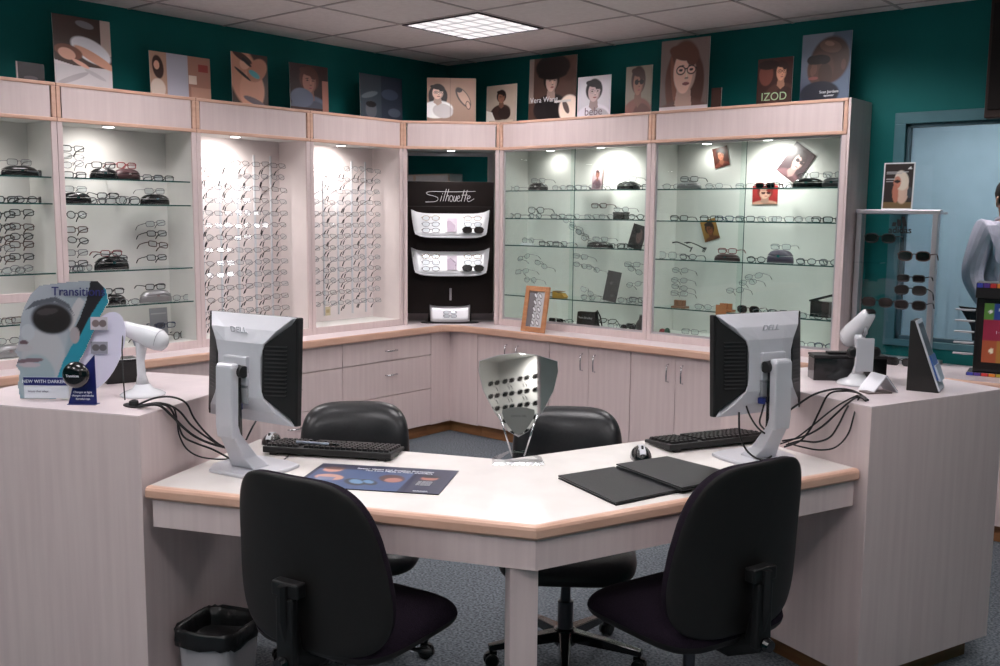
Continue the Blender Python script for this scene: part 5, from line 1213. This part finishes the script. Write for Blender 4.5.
def tray(v0, v1, u0, u1, tag_):
    xa, zb = sl(u0, v1, SO+.07); xb, za = sl(u1, v0, SO+.07)
    hh = za-zb; tr_ = MB(); rings = []; n_ = 14; W_ = (xb-xa)/2; xc = (xa+xb)/2
    rows = []
    for j in range(6):
        q = j/5; z = zb+hh*q; y = -.120+.095*q
        row = []
        for i in range(n_+1):
            s_ = -1+2*i/n_; x = xc+s_*W_*(1-.10*(1-q)); dep_ = y-.02*abs(s_)**3*0
            lift = (hh*.18*abs(s_)**6) if j == 5 else (hh*.16*abs(s_)**6 if j == 0 else 0)
            row.append((x, dep_, z+lift))
        rows.append(row)
    vs = [p for r_ in rows for p in r_]; vs2 = [(x, y+.004, z-.004) for x, y, z in vs]; nn = n_+1
    fs = [(j*nn+i, j*nn+i+1, (j+1)*nn+i+1, (j+1)*nn+i) for j in range(5) for i in range(n_)]
    m_ = MB().add(vs, fs); m_.add(vs2, [f[::-1] for f in fs])
    # front lip
    lip = rows[0]; m_.add([(x, y-.002, z) for x, y, z in lip]+[(x, y-.002, z-.012) for x, y, z in lip], [(i+1, i, nn+i, nn+i+1) for i in range(n_)])
    o = obj('tray', m_, WHITEG, t, smooth=True); o.modifiers.new('thick', 'SOLIDIFY').thickness = .0015
    obj('tray_bracket', MB().box(xc-W_*.8, xc+W_*.8, -.05, -.02, zb-.004, zb+.02), STB, o)
    ang = math.atan2(.105, hh)
    pm = picture('tray_picture', W_*.26, hh*.72, [('bg', (196, 180, 196)), ('e', .2, .3, .6, .5, 20, (172, 150, 172)), ('p', [(.3, .9), (.9, .5), (.8, 0), (.75, 0), (.82, .48), (.28, .84)], (120, 100, 120) if tag_ else (200, 190, 200))], o, (xc+W_*.04, -.110, zb+hh*.20), (-ang, 0, 0), t=.001)
    return xc, W_, zb, hh, ang
for (v0, v1), nm_, dark in (((214, 236), 'upper', 0), ((252, 274), 'lower', 1)):
    xc, W_, zb, hh, ang = tray(v0, v1, 411, 490, dark)
    for sx_, sn in ((-.50, 'left'), (.56, 'right')):
        for k, cc in enumerate(('gold', 'silver', 'black' if sx_ > 0 else 'bronze')):
            q = .72-.27*k; P__ = towd(xc+W_*sx_, -.135+.105*q-.020, zb+hh*q-.004)
            sun = sx_ > 0 and k == 2
            glasses('%s %s, %s down, %s side of the %s white tray' % (cc, 'dark lens sunglasses' if sun else 'thin eyeglasses', ORD[k], sn, nm_), P__, (R(-12), 0, PI/4), 'oval' if not sun else 'wide', cc, sun, sun, 'glasses on the white trays of the corner stand', 1.05)
obj('door_pull', MB().box(-.008, .008, -.028, -.0205, sl(450, 300)[1], sl(450, 288)[1]), ALU, t, bevel=.002)
q0 = atz(450, 323, HC+.001)
t2 = thing('leaflet_tray', 'small silver curved tray on black foot below the black corner stand', 'tray', (q0.x, q0.y, HC), PI/4)
q = (q0-CC).dot(_F)/CAM_F
obj('tray_foot', MB().prism(ell(0, .02, 29*q, .055, 24, 2.6), 0, .006), BLACK, t2, bevel=.002)
m_ = MB(); rows = []
for j in range(5):
    qq = j/4; rows.append([((-1+2*i/12)*19.5*q*(1+.04*qq), -.03+.055*qq, .012+15*q*qq+.006*abs(-1+2*i/12)**4*(1+qq)) for i in range(13)])
vs = [p for r_ in rows for p in r_]; m_.add(vs, [(j*13+i, j*13+i+1, (j+1)*13+i+1, (j+1)*13+i) for j in range(4) for i in range(12)])
o = obj('tray_plate', m_, ALU, t2, smooth=True); o.modifiers.new('thick', 'SOLIDIFY').thickness = .003
obj('stem', MB().tube([(0, .02, .005), (0, 0, .04)], .006, 8), BLACK, t2)
for k in range(2): glasses('%s black eyeglasses on the small silver tray' % ('upper', 'lower')[k], Vector((q0.x, q0.y, HC))+nrm*(.012-.012*(1-k)+.02)+Vector((0, 0, .045+.026*(1-k))), (R(-30), 0, PI/4), 'rect', 'black', False, False, None, .75)

# ------------------------------------------------------------------ sunglasses on the rack and the counter
grp = 'sunglasses on the clear rack'
def rg(label, u, v, y, sh, c_, rot, sun=True, grp=grp, sc=1.15):
    p = aty(u, v, y); return glasses(label, (p.x, p.y, p.z-.02), rot, sh, c_, True, sun, grp, sc)
rg('black sunglasses on the small clear ledge, upper left of the rack', 880, 239, ry-.06, 'wide', 'black', 0)
rg('dark brown sunglasses at the top right of the clear rack', 914, 257, ry-.16, 'wide', 'brown', 0)
rg('slim grey sunglasses, second down on the right of the rack', 911, 278, ry-.16, 'rect', 'black', 0)
rg('black sunglasses with drooping arms, third down on the rack right side', 910, 291, ry-.16, 'wide', 'black', (R(-14), 0, 0))
rg('mirrored dark sunglasses, lowest on the right of the rack', 910, 306, ry-.16, 'wide', 'grey', 0)
rg('black sunglasses low on the left side of the rack', 877, 303, ry-.12, 'wide', 'black', 0)
for u, nm_ in ((884, 'left'), (901, 'right')):
    p = aty(u, 353, ry-.13); glasses('%s pair of dark sunglasses on the counter by the rack' % nm_, (p.x, p.y, HC+.0005), 0, 'wide', 'black', True, True, grp)
p = aty(867, 288, ry-.05)

# ------------------------------------------------------------------ posters along the cabinet tops
gp = 'advertising posters on top of the display cabinets'
def gain(c, k=1.22): return tuple(min(255, int((x*.76+sum(c)/3*.24)*k)) for x in c)
def poster(label, u0, u1, vt, ops, side, d, txt=None, n=84, lean=-1.5, group=gp, side_m=None):
    """stands on the cabinet top, d behind its front; u0,u1 pixel columns of its foot, vt pixel row of its top"""
    if side == 'L': f = lambda u, v: atx(u, v, XF-d)
    elif side == 'R': f = lambda u, v: aty(u, v, YFR+d)
    else: f = lambda u, v: atc(u, v, -d)
    uc = (u0+u1)/2; a, b = f(u0, 100), f(u1, 100); c_ = f(uc, vt)
    w_ = (Vector((a.x, a.y))-Vector((b.x, b.y))).length; h_ = c_.z-ZT
    m_ = f(uc, 100)
    ops = [tuple(gain(q) if isinstance(q, tuple) and len(q) == 3 and i_ > 0 else q for i_, q in enumerate(op)) for op in ops]
    o = picture('poster', w_, h_, ops, None, (m_.x, m_.y, ZT+.001), None, n=n, t=.004, side=side_m)
    o.rotation_euler = (R(lean), 0, {'L': PI/2, 'R': 0, 'C': PI/4}[side]); tag(o, label, 'poster', group)
    if txt:
        for body, sz, x, z, cc in txt: text('lettering', body, sz*w_, cc, o, (x*w_, -.001, z*h_), ext=.0003)
    return o
TW = MATS['print_white'] if 'print_white' in MATS else TXT
poster('small dark poster with a pale left edge, far left above the leftmost cabinet', 18, 46, 63, [('bg', (34, 26, 30)), ('r', 0, 0, .05, 1, (150, 130, 130)), ('e', .5, .25, .25, .1, 0, (70, 60, 66))], 'L', .14)
poster('tall poster of a woman lying on a bed, above the sunglass case cabinet', 57, 114, 18, [('bg', (70, 46, 38)), ('r', 0, .62, .82, 1, (64, 42, 34)), ('r', .82, .5, 1, 1, (176, 150, 140)), ('e', .55, .90, .16, .05, -8, (110, 108, 112)), ('p', [(0, 0), (1, 0), (1, .18), (.6, .26), (0, .36)], (186, 176, 178)), ('r', 0, 0, 1, .30, (178, 170, 172)), ('e', .64, .54, .36, .16, -18, (206, 200, 206)), ('e', .7, .44, .38, .07, -22, (196, 134, 108)), ('e', .25, .49, .24, .10, -8, (120, 66, 46)), ('e', .22, .46, .15, .08, -10, (204, 142, 118)), ('e', .45, .34, .16, .03, -20, (206, 146, 124)), ('e', .3, .12, .3, .04, 20, (152, 144, 148)), ('e', .7, .2, .2, .03, -20, (160, 152, 156))], 'L', .10, n=120)
poster('three panel poster with a long haired woman at its left, second large one from left', 152, 212, 55, [('bg', (160, 118, 100)), ('r', 0, 0, .27, 1, (170, 128, 104)), ('e', .13, .66, .09, .26, 4, (58, 30, 26)), ('e', .11, .70, .045, .10, 0, (206, 150, 124)), ('e', .12, .18, .12, .22, 0, (196, 176, 162)), ('r', .27, 0, .62, 1, (158, 156, 172)), ('r', .62, 0, 1, 1, (156, 104, 86)), ('r', .63, .36, .76, .56, (208, 186, 172)), ('r', .66, .0, 1, .3, (176, 128, 106)), ('r', .80, .66, .96, .84, (150, 52, 44))], 'L', .12, n=120)
poster('poster of a reclining woman with a turquoise strap', 233, 269, 54, [('bg', (60, 40, 34)), ('e', .35, .55, .4, .6, 24, (196, 128, 100)), ('e', .55, .30, .34, .40, -10, (206, 140, 112)), ('e', .7, .7, .3, .2, 30, (184, 116, 90)), ('e', .38, .82, .16, .12, 30, (214, 158, 132)), ('e', .3, .92, .28, .07, -20, (66, 34, 26)), ('e', .42, .83, .15, .035, -30, (26, 20, 20)), ('e', .62, .62, .16, .06, -20, (70, 160, 170)), ('e', .3, .6, .25, .03, -28, (30, 24, 26)), ('e', .6, .1, .3, .06, -14, (100, 84, 92))], 'L', .12)
poster('dim reddish poster of a person with hands near the mouth', 291, 329, 65, portrait((52, 24, 22), (150, 96, 80), (80, 36, 26), (74, 84, 104), .5, .66, .24, None, False, [('e', .3, .3, .3, .2, 0, (76, 86, 110)), ('r', .84, 0, 1, .7, (150, 92, 76)), ('r', 0, 0, .84, .1, (60, 30, 26))]), 'L', .13)
poster('dark blue grey poster split in two halves, last before the corner', 361, 403, 76, [('bg', (52, 66, 78)), ('r', .5, 0, 1, 1, (36, 48, 66)), ('e', .22, .55, .2, .06, 20, (96, 108, 116)), ('e', .25, .22, .13, .2, 0, (84, 90, 98)), ('e', .25, .34, .12, .07, 0, (20, 20, 24)), ('e', .7, .6, .2, .12, 0, (58, 72, 96)), ('e', .8, .2, .15, .1, 0, (70, 82, 100))], 'L', .13)
poster('wide tan poster of a dark haired woman beside eyeglasses, on the corner unit', 427, 476, 78, portrait((166, 124, 102), (216, 172, 152), (40, 24, 24), (216, 206, 204), .22, .66, .15, (60, 40, 40), True, [('r', .47, 0, .478, 1, (120, 88, 76)), ('e', .74, .56, .11, .26, 30, (70, 56, 52)), ('e', .75, .56, .085, .22, 30, (176, 134, 112)), ('e', .66, .72, .06, .05, 0, (60, 48, 46)), ('e', .84, .38, .05, .10, 10, (60, 48, 46)), ('e', .84, .38, .035, .08, 10, (176, 134, 112))]), 'C', .02, n=120)
poster('small poster of a dark haired person at a desk, right of the corner', 486, 516, 85, portrait((190, 170, 150), SKD, (34, 24, 24), (66, 44, 38), .5, .68, .15, (40, 26, 24), False, [('p', [(0, 0), (.35, 0), (.2, .3), (0, .36)], (214, 206, 196)), ('r', .1, 0, .9, .08, (180, 160, 140))]), 'R', .08)
poster('tall dark poster of a person in a black brimmed hat', 528, 575, 57, portrait((92, 62, 52), (196, 160, 146), (26, 16, 16), (32, 24, 26), .48, .62, .16, None, False, [('e', .5, .84, .36, .20, 0, (28, 16, 15)), ('e', .5, .72, .30, .06, 0, (22, 13, 13)), ('e', .88, .15, .22, .24, 30, (222, 190, 172)), ('e', .80, .2, .05, .12, 30, (84, 64, 60)), ('r', .55, .28, .9, .31, (190, 180, 176)), ('r', 0, .3, .1, 1, (140, 120, 110))]), 'R', .12, [('Vera Wang', .13, -.17, .30, TXT)], n=110)
poster('small pale poster of a smiling face with light glasses', 577, 610, 76, portrait((206, 200, 208), (176, 148, 146), (36, 28, 32), (190, 184, 192), .5, .62, .24, (150, 130, 134)), 'R', .09, [('bebe', .28, 0, .05, mat('print_mauve', (120, 100, 110), .5))])
poster('narrow brown poster of a person with dark wrap sunglasses', 625, 651, 66, portrait((140, 128, 110), (150, 96, 78), (70, 46, 40), (120, 70, 60), .48, .66, .26, (30, 20, 18), sun=True), 'R', .10)
poster('tall poster of a red haired woman with dark glasses', 659, 707, 39, portrait((122, 102, 96), (218, 172, 154), (98, 54, 40), (92, 60, 50), .50, .56, .31, (34, 20, 22), True, [('r', 0, 0, 1, .07, (190, 180, 182))]), 'R', .10, n=120)
poster('tiny dark brown card between two tall posters', 711, 721, 88, [('bg', (50, 26, 20)), ('r', .1, .1, .9, .9, (62, 34, 26))], 'R', .10)
poster('brown poster of a couple lettered in pale green', 756, 791, 58, portrait((62, 30, 26), (190, 128, 98), (50, 28, 24), (70, 40, 34), .68, .70, .19, (40, 24, 22), False, [('e', .25, .66, .2, .24, 0, (110, 56, 44)), ('e', .3, .86, .3, .1, 0, (40, 22, 20))]), 'R', .10, [('IZOD', .30, 0, .10, mat('print_green', (170, 200, 160), .5))])
poster('large blue poster of a bald man in sunglasses, last on the right', 799, 848, 33, [('g', (24, 34, 60), (110, 120, 138)), ('e', .88, .5, .30, .62, 10, (70, 86, 110)), ('e', .58, .60, .40, .34, 12, (66, 42, 34)), ('e', .40, .48, .27, .26, 0, (76, 48, 38)), ('e', .58, .80, .22, .09, -10, (96, 64, 52)), ('e', .56, .84, .10, .035, -10, (128, 90, 74)), ('e', .50, .40, .14, .16, 20, (62, 40, 33)), ('e', .27, .50, .06, .10, 0, (92, 60, 48)), ('e', .40, .12, .40, .18, 0, (24, 28, 40)), ('e', .34, .62, .22, .07, 2, (22, 14, 14)), ('e', .22, .62, .10, .065, 0, (26, 16, 16)), ('e', .47, .61, .12, .065, 0, (28, 17, 16)), ('e', .24, .45, .05, .07, 0, (92, 60, 48)), ('e', .26, .35, .10, .025, 0, (120, 62, 56)), ('e', .86, .52, .05, .08, 0, (84, 52, 42))], 'R', .10, [('Sean Jordans', .075, .1, .12, TXT), ('eyewear', .06, .1, .07, TXT)], n=120)

# ------------------------------------------------------------------ cabinets on the wall behind the photographer (seen in the desk mirror)
def rear_cab(y1, label, cl):
    t = display_cabinet(label, .80, (XR-.32, y1), -PI/2, [], [(.3, .12)])
    m_ = mini_mesh('wide', cl, True)
    for r_ in range(9):
        for c_ in range(4):
            o = bpy.data.objects.new('sunglasses', m_); C.objects.link(o); o.location = (XR-.32+.13, y1-(.14+.175*c_), 1.82-.11*r_); o.rotation_euler = (R(-14), 0, -PI/2)
            tag(o, '%s sunglasses, %s row, %s column, %s' % (cl, ORD[r_], ORD[c_], label.split(',')[1].strip()+' of the mirrored wall'), 'sunglasses', 'sunglasses in the cabinets behind the camera')
rear_cab(-.55, 'sunglass wall cabinet reflected in the desk mirror, right half', 'black')
rear_cab(-1.36, 'other sunglass wall cabinet reflected in the desk mirror, left half', 'brown')

# ------------------------------------------------------------------ person at the right edge
def person():
    pp_ = atd(1008, 250, 6.35); cx, cy = pp_.x, pp_.y
    t = thing('person', 'person in a pale long sleeved shirt standing beyond the window at the right edge', 'person', (cx, cy, 0), CAM_TH+R(10))
    # local: x across, -y towards the camera; the person faces away
    J = {'pel': ((0, 0, 1.00), .155), 'wst': ((0, .0, 1.14), .14), 'chs': ((0, .0, 1.38), .18), 'nkb': ((0, .0, 1.56), .10), 'nk': ((0, .01, 1.62), .058), 'hd0': ((0, .0, 1.68), .085), 'hd1': ((0, .0, 1.76), .098), 'hd2': ((0, .0, 1.83), .06)}
    for s_, sg in (('l', -1), ('r', 1)):
        J.update({'sh'+s_: ((sg*.185, 0, 1.52), .088), 'el'+s_: ((sg*.245, .02, 1.22), .062), 'wr'+s_: ((sg*.20, -.12 if sg < 0 else .10, 1.0), .034),
                  'hp'+s_: ((sg*.095, 0, .93), .105), 'kn'+s_: ((sg*.10, .01, .50), .062), 'an'+s_: ((sg*.10, .0, .09), .042), 'to'+s_: ((sg*.11, .13, .03), .034)})
    E_ = [('pel', 'wst'), ('wst', 'chs'), ('chs', 'nkb'), ('nkb', 'nk'), ('nk', 'hd0'), ('hd0', 'hd1'), ('hd1', 'hd2')]
    for s_ in 'lr': E_ += [('chs', 'sh'+s_), ('sh'+s_, 'el'+s_), ('el'+s_, 'wr'+s_), ('pel', 'hp'+s_), ('hp'+s_, 'kn'+s_), ('kn'+s_, 'an'+s_), ('an'+s_, 'to'+s_)]
    def skin(name, keys, mat_, grow, extra=None, root=None):
        JJ = dict(J); 
        if extra: JJ.update(extra)
        ks = [k for k in keys if k in JJ]; idx = {k: i for i, k in enumerate(ks)}
        me = bpy.data.meshes.new(name); me.from_pydata([JJ[k][0] for k in ks], [(idx[a], idx[b]) for a, b in E_+EX if a in idx and b in idx], [])
        me.materials.append(mat_); o = bpy.data.objects.new(name, me); C.objects.link(o); o.parent = t
        o.modifiers.new('skin', 'SKIN'); me.update()
        lay = me.skin_vertices[0].data if len(me.skin_vertices) else None
        if lay is None:
            bpy.context.view_layer.objects.active = o; lay = me.skin_vertices[0].data
        for k in ks:
            r_ = JJ[k][1]*grow; lay[idx[k]].radius = (r_, r_*(.72 if k in ('pel', 'wst', 'chs', 'nkb') else 1))
        lay[idx[root or ks[0]]].use_root = True
        sb = o.modifiers.new('sub', 'SUBSURF'); sb.levels = 2; sb.render_levels = 2
        for p_ in me.polygons: p_.use_smooth = True
        return o
    EX = []
    fing = {}
    for s_, sg in (('l', -1), ('r', 1)):
        w0 = Vector(J['wr'+s_][0]); pm = w0+Vector((0, .01, -.055)); fing['pm'+s_] = (tuple(pm), .030); EX.append(('wr'+s_, 'pm'+s_))
        for i_ in range(4):
            b_ = pm+Vector((0, -.024+.017*i_, -.045)); m2 = b_+Vector((-sg*.006, 0, -.032)); e2 = m2+Vector((-sg*.014, 0, -.026+.003*abs(i_-1)))
            for nm, q_, r_ in (('f%d' % i_, b_, .0095), ('g%d' % i_, m2, .0085), ('h%d' % i_, e2, .0075)): fing[nm+s_] = (tuple(q_), r_)
            EX += [('pm'+s_, 'f%d' % i_+s_), ('f%d' % i_+s_, 'g%d' % i_+s_), ('g%d' % i_+s_, 'h%d' % i_+s_)]
        th = pm+Vector((-sg*.012, -.036, -.012)); t2_ = th+Vector((-sg*.006, -.014, -.030)); fing['t0'+s_] = (tuple(th), .011); fing['t1'+s_] = (tuple(t2_), .009); EX += [('pm'+s_, 't0'+s_), ('t0'+s_, 't1'+s_)]
    body = skin('body', list(J)+list(fing), mat('skin', (198, 150, 128), .5), 1.0, fing, 'pel')
    shirt = skin('shirt', ['chs', 'wst', 'pel', 'nkb', 'shl', 'shr', 'ell', 'elr', 'wrl', 'wrr'], mat('shirt_pale', (206, 198, 214), .85, noise=((16, 16, 6), (190, 182, 200), 3), bump=.4), 1.16, {'pel': ((0, 0, .96), .155)}, 'chs')
    trous = skin('trousers', ['pel', 'hpl', 'hpr', 'knl', 'knr', 'anl', 'anr'], mat('trousers_dark', (38, 36, 42), .8), 1.17, None, 'pel')
    hm = MB(); rr_ = []
    for k in range(9):
        a = PI*k/8; rr_.append([(.108*math.sin(a)*math.cos(b)+1e-4*math.cos(b), -.018+.118*math.sin(a)*math.sin(b)+1e-4*math.sin(b), 1.765+.118*math.cos(a)*(1 if k < 5 else .9)) for b in [2*PI*j/20 for j in range(20)]])
    hair = obj('hair', hm.loft(rr_[::-1]), mat('hair_dark', (38, 26, 22), .7, noise=((90, 90, 20), (52, 36, 30), 3), bump=.4), t, smooth=True)
    fz = 1.715
    for sg in (-1, 1):
        obj('eye', MB().lathe([(.001, -.008), (.007, -.004), (.0085, 0), (.007, .004), (.001, .008)], 12, 0, Matrix.Translation((sg*.032, .088, fz))), WHITEG, t, smooth=True)
        obj('ear', MB().tube([(sg*.095, .0, fz+.025), (sg*.108, -.006, fz+.01), (sg*.104, -.002, fz-.02), (sg*.092, .006, fz-.035)], .009, 8), MATS['skin'], t, smooth=True)
    obj('nose', MB().loft([[(-.006, .09, fz+.005), (.006, .09, fz+.005), (0, .098, fz+.005)], [(-.015, .085, fz-.035), (.015, .085, fz-.035), (0, .118, fz-.032)]]), MATS['skin'], t, smooth=True)
    obj('mouth', MB().tube([(-.022, .088, fz-.062), (0, .095, fz-.062), (.022, .088, fz-.062)], [.003, .005, .003], 8), col((150, 84, 80), .5), t, smooth=True)
    cm = MB().tube([(.075*math.cos(b), .008+.070*math.sin(b), 1.60-.012*math.sin(b)) for b in [2*PI*j/20 for j in range(20)]], .014, 8, closed=True)
    obj('collar', cm, MATS['shirt_pale'], t, smooth=True)
    for nm_, sg in (('shoe', -1), ('shoe', 1)):
        obj(nm_, MB().loft([[(sg*.105+x, y, z) for x, y in ell(0, .06, w_, l_, 18, 2.6)] for w_, l_, z in ((.046, .135, 0), (.048, .138, .02), (.042, .125, .05), (.036, .06, .085))]), BLACK, t, smooth=True)
person()
